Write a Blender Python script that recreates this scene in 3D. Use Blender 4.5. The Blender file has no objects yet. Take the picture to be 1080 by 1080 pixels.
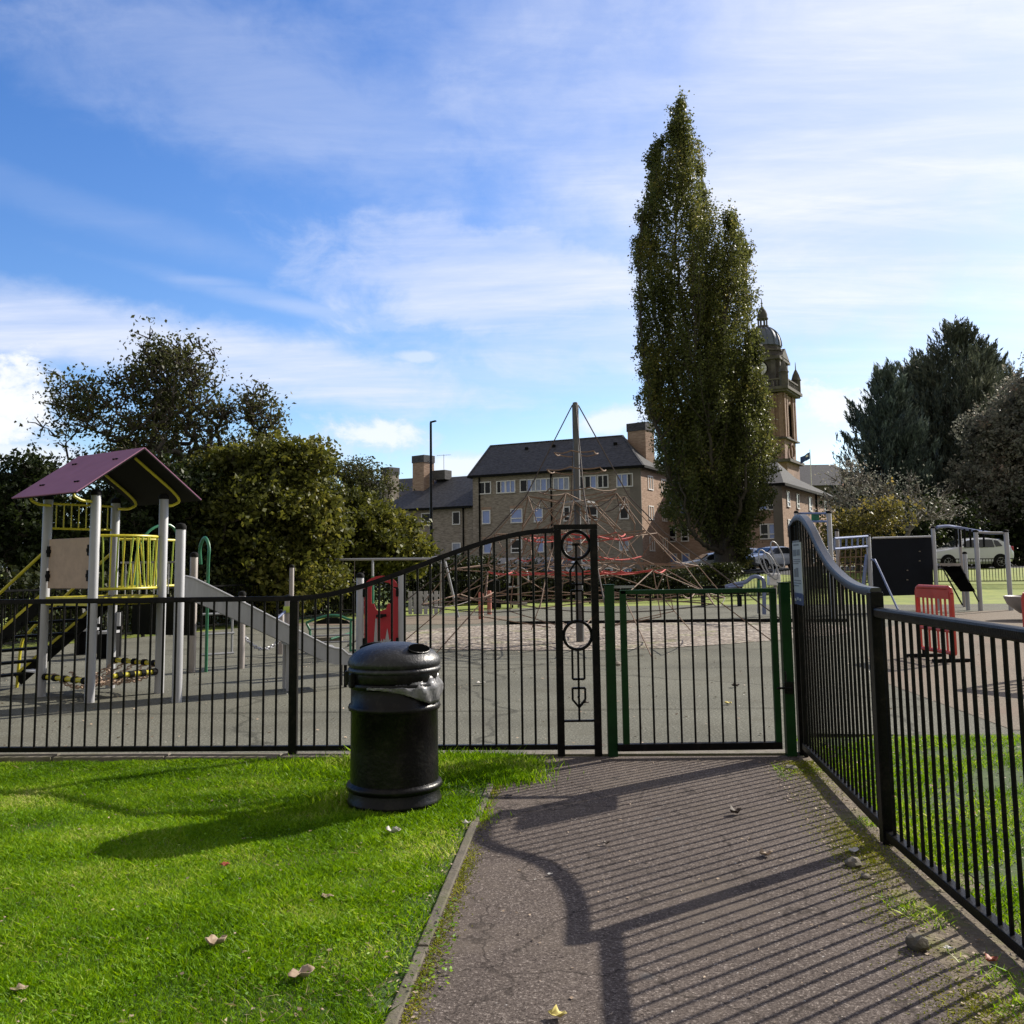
import bpy, math, random
import numpy as np
from mathutils import Vector, Matrix
random.seed(11)
rng = np.random.default_rng(11)
R = math.radians
scene = bpy.context.scene
col = scene.collection
Z = (0, 0, 0)

# ------------------------------------------------------------------ camera
PITCH = math.atan(0.1075); ROLL = -0.0135; F = 1000.0; EYE = 1.5
CM = Matrix.Rotation(R(90) + PITCH, 3, 'X') @ Matrix.Rotation(ROLL, 3, 'Z')
cd = bpy.data.cameras.new('camera'); cam = bpy.data.objects.new('camera', cd); col.objects.link(cam)
cam.location = (0, 0, EYE); cam.rotation_euler = CM.to_euler()
cd.sensor_width = 36; cd.lens = 36 * F / 1080; cd.shift_y = -50 / 1080; cd.clip_end = 6000; cd.clip_start = 0.05
scene.camera = cam

def ray(px, py):
    return CM @ Vector(((px - 540) / F, -(py - 490) / F, -1))
def at(px, py, Y):
    d = ray(px, py); t = Y / d.y
    return Vector((d.x * t, Y, EYE + d.z * t))
def gp(px, py, z=0.0):
    d = ray(px, py); t = (z - EYE) / d.z
    return Vector((d.x * t, d.y * t, z))
def onplane(px, py, A, B):
    d = ray(px, py); nx, ny = B[1] - A[1], -(B[0] - A[0])
    t = (nx * A[0] + ny * A[1]) / (nx * d.x + ny * d.y)
    return Vector((d.x * t, d.y * t, EYE + d.z * t))

# ------------------------------------------------------------------ materials
def newmat(name):
    m = bpy.data.materials.new(name); m.use_nodes = True
    nt = m.node_tree; b = nt.nodes['Principled BSDF']
    return m, nt, b
def N(nt, t, **k):
    n = nt.nodes.new(t)
    for a, v in k.items():
        if a in n.inputs.keys(): n.inputs[a].default_value = v
        else: setattr(n, a, v)
    return n
def ramp(nt, stops):
    r = nt.nodes.new('ShaderNodeValToRGB'); e = r.color_ramp.elements
    while len(e) < len(stops): e.new(0.5)
    for i, (p, c) in enumerate(stops):
        e[i].position = p; e[i].color = (c[0], c[1], c[2], 1)
    return r
def mat(name, c, rough=0.6, metal=0.0, var=0.15, scale=6.0, bump=0.0, bscale=60.0, stretch=(1, 1, 1), c2=None, spec=0.5, coat=0.0, dirt=None, dirtscale=1.5, dirtamt=0.5):
    """surface with mottled colour: c darkened/lightened by var, or mixed to c2; optional dirt patches; fine bump"""
    m, nt, b = newmat(name); L = nt.links.new
    tc = N(nt, 'ShaderNodeTexCoord'); mp = N(nt, 'ShaderNodeMapping'); mp.inputs['Scale'].default_value = stretch
    L(tc.outputs['Object'], mp.inputs[0])
    no = N(nt, 'ShaderNodeTexNoise'); no.inputs['Scale'].default_value = scale; no.inputs['Detail'].default_value = 6; no.inputs['Roughness'].default_value = 0.65
    L(mp.outputs[0], no.inputs['Vector'])
    lo = tuple(x * (1 - var) for x in c); hi = tuple(min(1, x * (1 + var)) for x in c)
    if c2: lo, hi = c, c2
    rp = ramp(nt, [(0.3, lo), (0.7, hi)]); L(no.outputs['Fac'], rp.inputs[0])
    out = rp.outputs[0]
    if dirt:
        n2 = N(nt, 'ShaderNodeTexNoise'); n2.inputs['Scale'].default_value = dirtscale; n2.inputs['Detail'].default_value = 8; n2.inputs['Roughness'].default_value = 0.7
        L(tc.outputs['Object'], n2.inputs['Vector'])
        mr = N(nt, 'ShaderNodeMapRange'); mr.inputs[1].default_value = 0.5; mr.inputs[2].default_value = 0.72; mr.inputs[4].default_value = dirtamt
        L(n2.outputs['Fac'], mr.inputs[0])
        mx = N(nt, 'ShaderNodeMixRGB'); mx.inputs[2].default_value = (*dirt, 1); L(mr.outputs[0], mx.inputs[0]); L(out, mx.inputs[1]); out = mx.outputs[0]
    L(out, b.inputs['Base Color'])
    b.inputs['Roughness'].default_value = rough; b.inputs['Metallic'].default_value = metal
    b.inputs['Specular IOR Level'].default_value = spec; b.inputs['Coat Weight'].default_value = coat
    if bump:
        n3 = N(nt, 'ShaderNodeTexNoise'); n3.inputs['Scale'].default_value = bscale; n3.inputs['Detail'].default_value = 4
        L(mp.outputs[0], n3.inputs['Vector'])
        bp = N(nt, 'ShaderNodeBump'); bp.inputs['Strength'].default_value = min(1, bump); bp.inputs['Distance'].default_value = 0.01
        L(n3.outputs['Fac'], bp.inputs['Height']); L(bp.outputs[0], b.inputs['Normal'])
    return m

def leafmat(name, stops, trans=0.35, rough=0.5, scale=0.6, tcol=None):
    m, nt, b = newmat(name); L = nt.links.new
    g = N(nt, 'ShaderNodeNewGeometry'); tc = N(nt, 'ShaderNodeTexCoord')
    no = N(nt, 'ShaderNodeTexNoise'); no.inputs['Scale'].default_value = scale; no.inputs['Detail'].default_value = 3
    L(tc.outputs['Object'], no.inputs['Vector'])
    ma = N(nt, 'ShaderNodeMath', operation='MULTIPLY'); ma.inputs[1].default_value = 0.55; L(g.outputs['Random Per Island'], ma.inputs[0])
    mb = N(nt, 'ShaderNodeMath', operation='MULTIPLY_ADD'); mb.inputs[1].default_value = 1.3; mb.inputs[2].default_value = -0.42; L(no.outputs['Fac'], mb.inputs[0])
    mc = N(nt, 'ShaderNodeMath', operation='ADD'); L(ma.outputs[0], mc.inputs[0]); L(mb.outputs[0], mc.inputs[1])
    rp = ramp(nt, stops); L(mc.outputs[0], rp.inputs[0]); L(rp.outputs[0], b.inputs['Base Color'])
    b.inputs['Roughness'].default_value = rough; b.inputs['Specular IOR Level'].default_value = 0.16
    tr = N(nt, 'ShaderNodeBsdfTranslucent')
    hs = N(nt, 'ShaderNodeHueSaturation'); hs.inputs['Value'].default_value = 1.5; hs.inputs['Saturation'].default_value = 1.1; hs.inputs['Hue'].default_value = 0.485
    L(rp.outputs[0], hs.inputs['Color']); L(hs.outputs[0], tr.inputs[0])
    mx = N(nt, 'ShaderNodeMixShader'); mx.inputs[0].default_value = trans
    L(b.outputs[0], mx.inputs[1]); L(tr.outputs[0], mx.inputs[2]); L(mx.outputs[0], nt.nodes['Material Output'].inputs[0])
    return m

def speckle(name, base, light, dark, sc=90, rough=0.9, bump=0.6, patch=None, pscale=0.4, pamt=0.6, spk=0.35, crack=0.0, stain=0.0):
    """asphalt-like: base colour, fine aggregate speckle, broad patches"""
    m, nt, b = newmat(name); L = nt.links.new
    tc = N(nt, 'ShaderNodeTexCoord')
    n1 = N(nt, 'ShaderNodeTexNoise'); n1.inputs['Scale'].default_value = sc; n1.inputs['Detail'].default_value = 3; n1.inputs['Roughness'].default_value = 0.8
    L(tc.outputs['Object'], n1.inputs['Vector'])
    rp = ramp(nt, [(0.32, dark), (0.48, base), (0.56, base), (0.7, light)]); L(n1.outputs['Fac'], rp.inputs[0])
    out = rp.outputs[0]
    n2 = N(nt, 'ShaderNodeTexNoise'); n2.inputs['Scale'].default_value = pscale; n2.inputs['Detail'].default_value = 9; n2.inputs['Roughness'].default_value = 0.62
    L(tc.outputs['Object'], n2.inputs['Vector'])
    r2 = ramp(nt, [(0.3, (0.72,) * 3), (0.5, (1.0,) * 3), (0.75, (1.18,) * 3)]); L(n2.outputs['Fac'], r2.inputs[0])
    mx = N(nt, 'ShaderNodeMixRGB', blend_type='MULTIPLY'); mx.inputs[0].default_value = spk * 2; L(out, mx.inputs[1]); L(r2.outputs[0], mx.inputs[2]); out = mx.outputs[0]
    if patch:
        n4 = N(nt, 'ShaderNodeTexNoise'); n4.inputs['Scale'].default_value = pscale * 1.7; n4.inputs['Detail'].default_value = 10; n4.inputs['Roughness'].default_value = 0.7
        mp = N(nt, 'ShaderNodeMapping'); mp.inputs['Location'].default_value = (7, 3, 1); L(tc.outputs['Object'], mp.inputs[0]); L(mp.outputs[0], n4.inputs['Vector'])
        mr = N(nt, 'ShaderNodeMapRange'); mr.inputs[1].default_value = 0.52; mr.inputs[2].default_value = 0.66; mr.inputs[4].default_value = pamt; L(n4.outputs['Fac'], mr.inputs[0])
        m2 = N(nt, 'ShaderNodeMixRGB'); m2.inputs[2].default_value = (*patch, 1); L(mr.outputs[0], m2.inputs[0]); L(out, m2.inputs[1]); out = m2.outputs[0]
    if stain:      # dark blotches of old spills and gum, pale worn spots
        n6 = N(nt, 'ShaderNodeTexVoronoi'); n6.inputs['Scale'].default_value = stain; L(tc.outputs['Object'], n6.inputs['Vector'])
        mr = N(nt, 'ShaderNodeMapRange'); mr.inputs[1].default_value = 0.07; mr.inputs[2].default_value = 0.03; mr.inputs[4].default_value = 0.5; L(n6.outputs['Distance'], mr.inputs[0])
        m3 = N(nt, 'ShaderNodeMixRGB'); L(n6.outputs['Color'], m3.inputs[2]); hs_ = N(nt, 'ShaderNodeHueSaturation'); hs_.inputs['Saturation'].default_value = 0.0; hs_.inputs['Value'].default_value = 0.12; L(n6.outputs['Color'], hs_.inputs['Color']); L(hs_.outputs[0], m3.inputs[2]); L(mr.outputs[0], m3.inputs[0]); L(out, m3.inputs[1]); out = m3.outputs[0]
    if crack:      # fine irregular cracks
        nd = N(nt, 'ShaderNodeTexNoise'); nd.inputs['Scale'].default_value = crack * 2.5; nd.inputs['Detail'].default_value = 6; L(tc.outputs['Object'], nd.inputs['Vector'])
        ad = N(nt, 'ShaderNodeMixRGB', blend_type='LINEAR_LIGHT'); ad.inputs[0].default_value = 0.35 / crack; L(tc.outputs['Object'], ad.inputs[1]); L(nd.outputs['Color'], ad.inputs[2])
        vo_ = N(nt, 'ShaderNodeTexVoronoi', feature='DISTANCE_TO_EDGE'); vo_.inputs['Scale'].default_value = crack; L(ad.outputs[0], vo_.inputs['Vector'])
        mr = N(nt, 'ShaderNodeMapRange'); mr.inputs[1].default_value = 0.010 ; mr.inputs[2].default_value = 0.002; mr.inputs[4].default_value = 1.0; L(vo_.outputs['Distance'], mr.inputs[0])
        mm = N(nt, 'ShaderNodeMath', operation='MULTIPLY'); L(mr.outputs[0], mm.inputs[0]); L(n2.outputs['Fac'], mm.inputs[1])
        m4 = N(nt, 'ShaderNodeMixRGB'); m4.inputs[2].default_value = (dark[0] * .6, dark[1] * .6, dark[2] * .6, 1); L(mm.outputs[0], m4.inputs[0]); L(out, m4.inputs[1]); out = m4.outputs[0]
    L(out, b.inputs['Base Color']); b.inputs['Roughness'].default_value = rough; b.inputs['Specular IOR Level'].default_value = 0.12
    bp = N(nt, 'ShaderNodeBump'); bp.inputs['Strength'].default_value = bump; bp.inputs['Distance'].default_value = 0.006
    L(n1.outputs['Fac'], bp.inputs['Height']); L(bp.outputs[0], b.inputs['Normal'])
    return m

M = {}
M['black'] = mat('black_gloss_paint', (0.0045, 0.0045, 0.005), 0.34, 0, 0.3, 9, 0.2, 120, dirt=(0.045, 0.035, 0.028), dirtscale=16, dirtamt=0.4, spec=0.12)
M['railtop'] = mat('worn_grey_black_rail', (0.02, 0.021, 0.024), 0.42, 0.0, 0.3, 9, 0.15, 120, spec=0.6)
M['seam'] = mat('bitumen_seam', (0.045, 0.044, 0.038), 0.9, 0, 0.4, 6, spec=0.1)
M['green'] = mat('dark_green_paint', (0.004, 0.036, 0.007), 0.45, 0, 0.3, 7, 0.1, 90, dirt=(0.006, 0.02, 0.01), dirtscale=5, dirtamt=0.5, spec=0.2)
M['green2'] = mat('play_green_paint', (0.02, 0.15, 0.07), 0.4, 0, 0.2, 9)
M['plastic'] = mat('black_plastic', (0.004, 0.004, 0.0045), 0.34, 0, 0.25, 7, 0.25, 45, dirt=(0.03, 0.027, 0.022), dirtscale=11, dirtamt=0.6, spec=0.22)
M['lid'] = mat('weathered_bin_lid', (0.014, 0.015, 0.018), 0.42, 0, 0.3, 14, 0.3, 60, dirt=(0.10, 0.10, 0.11), dirtscale=30, dirtamt=0.45)
M['hole'] = mat('dark_void', (0.002, 0.002, 0.002), 1.0, 0, 0.1, spec=0.0)
M['bag'] = mat('pale_bin_liner', (0.17, 0.17, 0.175), 0.3, 0, 0.35, 22, 0.8, 18)
M['galv'] = mat('grey_aluminium', (0.35, 0.355, 0.37), 0.5, 0.1, 0.12, 5, 0.1, 60, stretch=(3, 3, 0.4))
M['galvb'] = mat('warm_grey_pole', (0.30, 0.27, 0.25), 0.55, 0.1, 0.12, 5)
M['steel'] = mat('brushed_steel', (0.30, 0.305, 0.315), 0.45, 0.25, 0.12, 12, 0.05, 70)
M['yellow'] = mat('yellow_paint', (0.52, 0.46, 0.025), 0.45, 0, 0.15, 7)
M['lime'] = mat('lime_paint', (0.38, 0.48, 0.06), 0.45, 0, 0.15, 7)
M['purple'] = mat('purple_panel', (0.31, 0.15, 0.235), 0.7, 0, 0.08, 3, spec=0.15)
M['maststeel'] = mat('dull_mast_steel', (0.10, 0.10, 0.10), 0.5, 0.2, 0.15, 4, spec=0.3)
M['darkpanel'] = mat('dark_panel_and_roof_shade', (0.007, 0.0075, 0.0065), 0.75, 0, 0.2, 3, spec=0.12)
M['beige'] = mat('faded_beige_panel', (0.44, 0.32, 0.235), 0.7, 0, 0.12, 4, dirt=(0.22, 0.17, 0.14), dirtscale=2.5, dirtamt=0.5)
M['red'] = mat('red_panel', (0.36, 0.010, 0.02), 0.5, 0, 0.1, 4)
M['redplastic'] = mat('red_plastic_barrier', (0.50, 0.05, 0.03), 0.5, 0, 0.18, 4, dirt=(0.3, 0.12, 0.1), dirtscale=4, dirtamt=0.5)
M['salmon'] = mat('faded_red_wood', (0.42, 0.14, 0.1), 0.7, 0, 0.2, 5)
M['white'] = mat('white_paint', (0.7, 0.7, 0.7), 0.5, 0, 0.08, 4)
M['whiteu'] = mat('white_window_frame', (0.72, 0.72, 0.70), 0.5, 0, 0.06, 4)
M['rope'] = mat('tan_rope', (0.19, 0.125, 0.085), 0.8, 0, 0.2, 20)
M['redrope'] = mat('red_rope', (0.45, 0.06, 0.05), 0.8, 0, 0.2, 20)
M['cable'] = mat('steel_cable', (0.07, 0.055, 0.05), 0.7, 0.1, 0.15, 12)
M['navy'] = mat('dark_navy_panel', (0.006, 0.0075, 0.012), 0.7, 0, 0.2, 2, spec=0.12)
M['bluegrey'] = mat('blue_grey_tube', (0.16, 0.2, 0.34), 0.4, 0.2, 0.12, 5)
M['rubber'] = mat('black_rubber', (0.006, 0.006, 0.006), 0.8, 0, 0.2, spec=0.15)
M['concrete'] = mat('kerb_concrete', (0.17, 0.15, 0.12), 0.9, 0, 0.3, 12, 0.5, 80, dirt=(0.09, 0.095, 0.025), dirtscale=3.5, dirtamt=0.8)
M['concreteedge'] = mat('old_concrete_edging', (0.115, 0.10, 0.075), 0.9, 0, 0.3, 9, 0.5, 80, dirt=(0.075, 0.085, 0.018), dirtscale=3.0, dirtamt=0.9)
M['path'] = speckle('path_asphalt', (0.105, 0.086, 0.076), (0.40, 0.35, 0.31), (0.016, 0.012, 0.010), 95, pscale=0.8, patch=(0.135, 0.112, 0.092), pamt=0.65, crack=0.8, stain=1.6)
M['tarmac'] = speckle('playground_asphalt', (0.135, 0.135, 0.108), (0.42, 0.41, 0.35), (0.035, 0.035, 0.028), 48, pscale=0.45, patch=(0.10, 0.095, 0.07), pamt=0.6, spk=0.5, crack=0.22, stain=0.9)
M['tan'] = speckle('worn_brown_surface', (0.185, 0.155, 0.12), (0.42, 0.37, 0.30), (0.11, 0.085, 0.07), 60, pscale=0.5, patch=(0.19, 0.13, 0.10), pamt=0.5)
M['carpark'] = speckle('car_park_asphalt', (0.09, 0.09, 0.09), (0.16, 0.16, 0.16), (0.05, 0.05, 0.05), 30, pscale=0.2)
M['dirt'] = mat('bare_earth', (0.075, 0.055, 0.035), 0.95, 0, 0.4, 14, 0.9, 60, c2=(0.22, 0.18, 0.13), dirt=(0.16, 0.17, 0.03), dirtscale=3.2, dirtamt=0.9)
M['soil'] = mat('lawn_soil', (0.022, 0.045, 0.006), 0.95, 0, 0.4, 6, 0.8, 50, c2=(0.055, 0.10, 0.012))
M['verge'] = mat('mown_verge', (0.13, 0.19, 0.02), 0.9, 0, 0.2, 1.4, 0.8, 9, c2=(0.26, 0.30, 0.04), dirt=(0.14, 0.12, 0.05), dirtscale=0.8, dirtamt=0.5)
M['brick'] = mat('grey_brown_stone_brick', (0.15, 0.125, 0.10), 0.9, 0, 0.3, 2.6, 0.4, 10, stretch=(1, 1, 5), c2=(0.43, 0.385, 0.32), spec=0.1)
M['brickp'] = mat('pink_stone_and_lit_side', (0.24, 0.16, 0.115), 0.9, 0, 0.3, 1.9, 0.4, 10, stretch=(1, 1, 5), c2=(0.46, 0.34, 0.26), spec=0.1)
M['concband'] = mat('rendered_pier', (0.2, 0.18, 0.15), 0.9, 0, 0.15, 1.2)
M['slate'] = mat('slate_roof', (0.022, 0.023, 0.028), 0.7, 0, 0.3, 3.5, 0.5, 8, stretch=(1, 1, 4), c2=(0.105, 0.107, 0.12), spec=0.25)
M['slateg'] = mat('weathered_slate_and_lit_hip', (0.06, 0.06, 0.062), 0.85, 0, 0.3, 2.5, 0.4, 8, stretch=(1, 1, 4), c2=(0.12, 0.12, 0.122), spec=0.1)
M['glass'] = mat('window_glass', (0.006, 0.008, 0.012), 0.12, 0.0, 0.1, 2, spec=0.25)
M['glassb'] = mat('painted_sky_glass', (0.20, 0.29, 0.60), 0.12, 0.0, 0.15, 2, spec=0.8)  # reflected sky blue painted into the pane colour
M['curtain'] = mat('net_curtain_glass', (0.28, 0.32, 0.42), 0.25, 0, 0.25, 3)
M['sand'] = mat('sandstone', (0.14, 0.09, 0.068), 0.9, 0, 0.25, 0.6, 0.4, 3, c2=(0.29, 0.19, 0.145))
M['sandd'] = mat('sooty_sandstone', (0.04, 0.037, 0.034), 0.9, 0, 0.3, 0.6, 0.4, 3, c2=(0.12, 0.107, 0.095))
M['lead'] = mat('lead_dome', (0.10, 0.12, 0.16), 0.45, 0.2, 0.2, 0.8)
M['bark'] = mat('bark', (0.05, 0.042, 0.033), 0.9, 0, 0.4, 5, 0.8, 20, stretch=(3, 3, 0.5))
M['barkg'] = mat('grey_bark', (0.17, 0.15, 0.13), 0.9, 0, 0.3, 5, 0.6, 20)
M['litter'] = mat('pale_litter', (0.5, 0.48, 0.44), 0.6, 0, 0.3, 20)
M['leafdry'] = mat('dry_leaf', (0.22, 0.15, 0.09), 0.7, 0, 0.4, 30, c2=(0.42, 0.33, 0.24))
M['leafdark'] = mat('dark_leaf', (0.05, 0.035, 0.025), 0.7, 0, 0.4, 30)
M['leafred'] = mat('red_leaf', (0.3, 0.07, 0.03), 0.6, 0, 0.3, 30)
M['leafyel'] = mat('yellow_leaf', (0.5, 0.42, 0.12), 0.6, 0, 0.3, 30)
M['carwhite'] = mat('white_car_paint', (0.55, 0.57, 0.6), 0.25, 0, 0.03, 2, coat=0.6)
M['carsilver'] = mat('silver_car_paint', (0.40, 0.44, 0.52), 0.25, 0.35, 0.03, 2, coat=0.6)
M['carblue'] = mat('blue_car_paint', (0.05, 0.07, 0.14), 0.25, 0.2, 0.03, 2, coat=0.6)
M['carglass'] = mat('car_glass', (0.015, 0.018, 0.024), 0.08, 0, 0.05, 2, spec=0.8)
M['rim'] = mat('alloy_rim', (0.3, 0.3, 0.32), 0.35, 0.7, 0.1, 5)
M['taillight'] = mat('red_lamp_lens', (0.35, 0.01, 0.02), 0.2, 0, 0.1, 5)
M['headlight'] = mat('clear_lamp_lens', (0.5, 0.52, 0.55), 0.12, 0.2, 0.1, 5)
M['signwhite'] = mat('sign_face', (0.50, 0.55, 0.56), 0.35, 0, 0.08, 9)
M['signink'] = mat('sign_ink', (0.16, 0.18, 0.2), 0.5, 0, 0.1, 9)
M['signblue'] = mat('sign_blue', (0.06, 0.09, 0.2), 0.4, 0, 0.1, 9)
M['flag'] = mat('flag_cloth', (0.03, 0.06, 0.2), 0.8, 0, 0.1, 0.6)
M['slatwhite'] = mat('pale_slatted_panel', (0.42, 0.42, 0.42), 0.6, 0, 0.1, 3)

# ------------------------------------------------------------------ mesh builder
def frame_of(d):
    d = Vector(d).normalized()
    up = Vector((0, 0, 1)) if abs(d.z) < 0.95 else Vector((1, 0, 0))
    s = d.cross(up).normalized(); u = s.cross(d).normalized()
    return d, s, u
class MB:
    def __init__(s): s.v = []; s.f = []
    def add(s, vs, fs):
        b = len(s.v); s.v += [tuple(x) for x in vs]; s.f += [tuple(i + b for i in f) for f in fs]
        return s
    def box(s, c, size, rz=0.0):
        hx, hy, hz = size[0] / 2, size[1] / 2, size[2] / 2; ca, sa = math.cos(rz), math.sin(rz)
        vs = []
        for dz in (-hz, hz):
            for dx, dy in ((-hx, -hy), (hx, -hy), (hx, hy), (-hx, hy)):
                vs.append((c[0] + dx * ca - dy * sa, c[1] + dx * sa + dy * ca, c[2] + dz))
        return s.add(vs, [(0, 3, 2, 1), (4, 5, 6, 7), (0, 1, 5, 4), (1, 2, 6, 5), (2, 3, 7, 6), (3, 0, 4, 7)])
    def beam(s, p0, p1, w, h, up=None):
        p0, p1 = Vector(p0), Vector(p1); d, sd, u = frame_of(p1 - p0)
        if up is not None:
            sd = d.cross(Vector(up)).normalized(); u = sd.cross(d).normalized()
        vs = []
        for p in (p0, p1):
            for a, b in ((-1, -1), (1, -1), (1, 1), (-1, 1)): vs.append(p + sd * a * w / 2 + u * b * h / 2)
        return s.add(vs, [(0, 1, 2, 3), (7, 6, 5, 4), (0, 4, 5, 1), (1, 5, 6, 2), (2, 6, 7, 3), (3, 7, 4, 0)])
    def tube(s, pts, r, n=8, closed=False, sq=None):
        pts = [Vector(p) for p in pts]; k = len(pts); rr = r if isinstance(r, (list, tuple)) else [r] * k
        base = len(s.v); prev = None
        for i, p in enumerate(pts):
            if closed: d = pts[(i + 1) % k] - pts[i - 1]
            else: d = pts[min(i + 1, k - 1)] - pts[max(i - 1, 0)]
            d = d.normalized() if d.length > 1e-9 else Vector((0, 0, 1))
            if prev is None:
                _, sd, u = frame_of(d)
            else:
                sd = prev - d * prev.dot(d)
                sd = sd.normalized() if sd.length > 1e-6 else frame_of(d)[1]
                u = sd.cross(d).normalized()
            prev = sd
            for j in range(n):
                a = 2 * math.pi * j / n
                s.v.append(tuple(p + sd * math.cos(a) * rr[i] + u * math.sin(a) * rr[i]))
        m = k if closed else k - 1
        for i in range(m):
            for j in range(n):
                a = base + i * n + j; b = base + i * n + (j + 1) % n
                c = base + ((i + 1) % k) * n + (j + 1) % n; d2 = base + ((i + 1) % k) * n + j
                s.f.append((a, b, c, d2))
        if not closed:
            s.f.append(tuple(base + j for j in reversed(range(n)))); s.f.append(tuple(base + (k - 1) * n + j for j in range(n)))
        return s
    def ribbon(s, pts, w, h, side):
        """rectangular bar swept along pts; side = fixed horizontal width direction"""
        sd = Vector(side).normalized(); pts = [Vector(p) for p in pts]; k = len(pts); base = len(s.v)
        for i, p in enumerate(pts):
            d = (pts[min(i + 1, k - 1)] - pts[max(i - 1, 0)]).normalized(); u = sd.cross(d).normalized()
            if u.z < 0: u = -u
            c = 0.22
            for a, b in ((-1, -1), (1, -1), (1, 1 - 2 * c), (1 - c, 1), (-1 + c, 1), (-1, 1 - 2 * c)): s.v.append(tuple(p + sd * a * w / 2 + u * b * h / 2))
        n = 6
        for i in range(k - 1):
            for j in range(n):
                s.f.append((base + i * n + j, base + i * n + (j + 1) % n, base + (i + 1) * n + (j + 1) % n, base + (i + 1) * n + j))
        s.f.append(tuple(base + j for j in reversed(range(n)))); s.f.append(tuple(base + (k - 1) * n + j for j in range(n)))
        return s
    def lathe(s, prof, c=(0, 0, 0), n=32, rot=0.0, sx=1.0, sy=1.0):
        base = len(s.v); k = len(prof)
        for r, z in prof:
            for j in range(n):
                a = rot + 2 * math.pi * j / n
                s.v.append((c[0] + r * math.cos(a) * sx, c[1] + r * math.sin(a) * sy, c[2] + z))
        for i in range(k - 1):
            for j in range(n):
                s.f.append((base + i * n + j, base + i * n + (j + 1) % n, base + (i + 1) * n + (j + 1) % n, base + (i + 1) * n + j))
        s.f.append(tuple(base + j for j in reversed(range(n)))); s.f.append(tuple(base + (k - 1) * n + j for j in range(n)))
        return s
    def extrude(s, poly, vec):
        n = len(poly); vec = Vector(vec); a = [Vector(p) for p in poly]; b = [p + vec for p in a]
        return s.add(a + b, [tuple(range(n))[::-1], tuple(range(n, 2 * n))] + [(i, (i + 1) % n, n + (i + 1) % n, n + i) for i in range(n)])
    def poly(s, pts): return s.add(pts, [tuple(range(len(pts)))])
    def build(s, name, m, parent=None, smooth=35, bevel=0.0, loc=None):
        me = bpy.data.meshes.new(name); off = ORG.get(parent.name, Vector(Z)) if parent else Vector(Z)
        if loc is not None and not parent: off = Vector(loc)
        me.from_pydata([(x - off.x, y - off.y, z - off.z) for x, y, z in s.v], [], s.f); me.update()
        import bmesh
        bm = bmesh.new(); bm.from_mesh(me); bmesh.ops.recalc_face_normals(bm, faces=bm.faces); bm.to_mesh(me); bm.free()
        me.materials.append(M[m] if isinstance(m, str) else m)
        if smooth: me.shade_smooth(); me.set_sharp_from_angle(angle=R(smooth))
        o = bpy.data.objects.new(name, me); col.objects.link(o)
        if parent: o.parent = parent; ORG[o.name] = off
        elif loc is not None: o.location = off; ORG[o.name] = off
        if bevel:
            bv = o.modifiers.new('bevel', 'BEVEL'); bv.width = bevel; bv.segments = 2; bv.limit_method = 'ANGLE'; bv.angle_limit = R(40)
        return o
ORG = {}
def tag(o, label=None, cat=None, group=None, kind=None):
    if label: o['label'] = label
    if cat: o['category'] = cat
    if group: o['group'] = group
    if kind: o['kind'] = kind
    return o
def thing(name, label, cat, loc=(0, 0, 0), group=None):
    o = bpy.data.objects.new(name, None); col.objects.link(o); o.location = loc; o.empty_display_size = 0.2
    ORG[o.name] = Vector(loc)
    return tag(o, label, cat, group)
def copy_tree(o, parent=None):
    c = o.copy(); col.objects.link(c); c.parent = parent
    for ch in list(o.children): copy_tree(ch, c)
    return c
def put(o, loc, rz=0.0, label=None):
    o.location = loc; o.rotation_euler = (0, 0, rz)
    if label: o['label'] = label
    return o
def inst(me_obj, parent, loc, name=None, rz=0.0, scale=None):
    """a further child sharing me_obj's mesh, at loc relative to it"""
    c = me_obj.copy(); col.objects.link(c); c.parent = parent; c.location = loc; c.rotation_euler = (0, 0, rz)
    if scale: c.scale = scale
    return c
def quads(name, V, m, parent=None, loc=None):
    """V: (n,k,3) array of separate polygons"""
    n, k = V.shape[0], V.shape[1]
    off = ORG.get(parent.name, Vector(Z)) if parent else Vector(Z)
    V = V - np.array(off)[None, None, :]
    me = bpy.data.meshes.new(name)
    me.vertices.add(n * k); me.vertices.foreach_set('co', V.reshape(-1).astype(np.float32))
    me.loops.add(n * k); me.loops.foreach_set('vertex_index', np.arange(n * k, dtype=np.int32))
    me.polygons.add(n); me.polygons.foreach_set('loop_start', np.arange(0, n * k, k, dtype=np.int32))
    me.update(calc_edges=True); me.materials.append(M[m] if isinstance(m, str) else m)
    o = bpy.data.objects.new(name, me); col.objects.link(o)
    if parent: o.parent = parent; ORG[o.name] = off
    return o
def unit(a): return a / (np.linalg.norm(a, axis=-1, keepdims=True) + 1e-9)
def leafquads(P, size, aspect=0.6, bias=None, biasw=0.0):
    n = len(P); t = rng.normal(size=(n, 3))
    if bias is not None: t = unit(t) + bias * biasw
    t = unit(t); b = unit(np.cross(t, rng.normal(size=(n, 3))))
    s = size * rng.uniform(0.4, 1.5, (n, 1))
    nrm = unit(np.cross(t, b)) * s * 0.12
    return np.stack([P - t * s / 2, P + b * s * aspect / 2 + nrm, P + t * s / 2, P - b * s * aspect / 2 + nrm], axis=1)
def sst(x): x = min(1, max(0, x)); return x * x * (3 - 2 * x)
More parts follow.
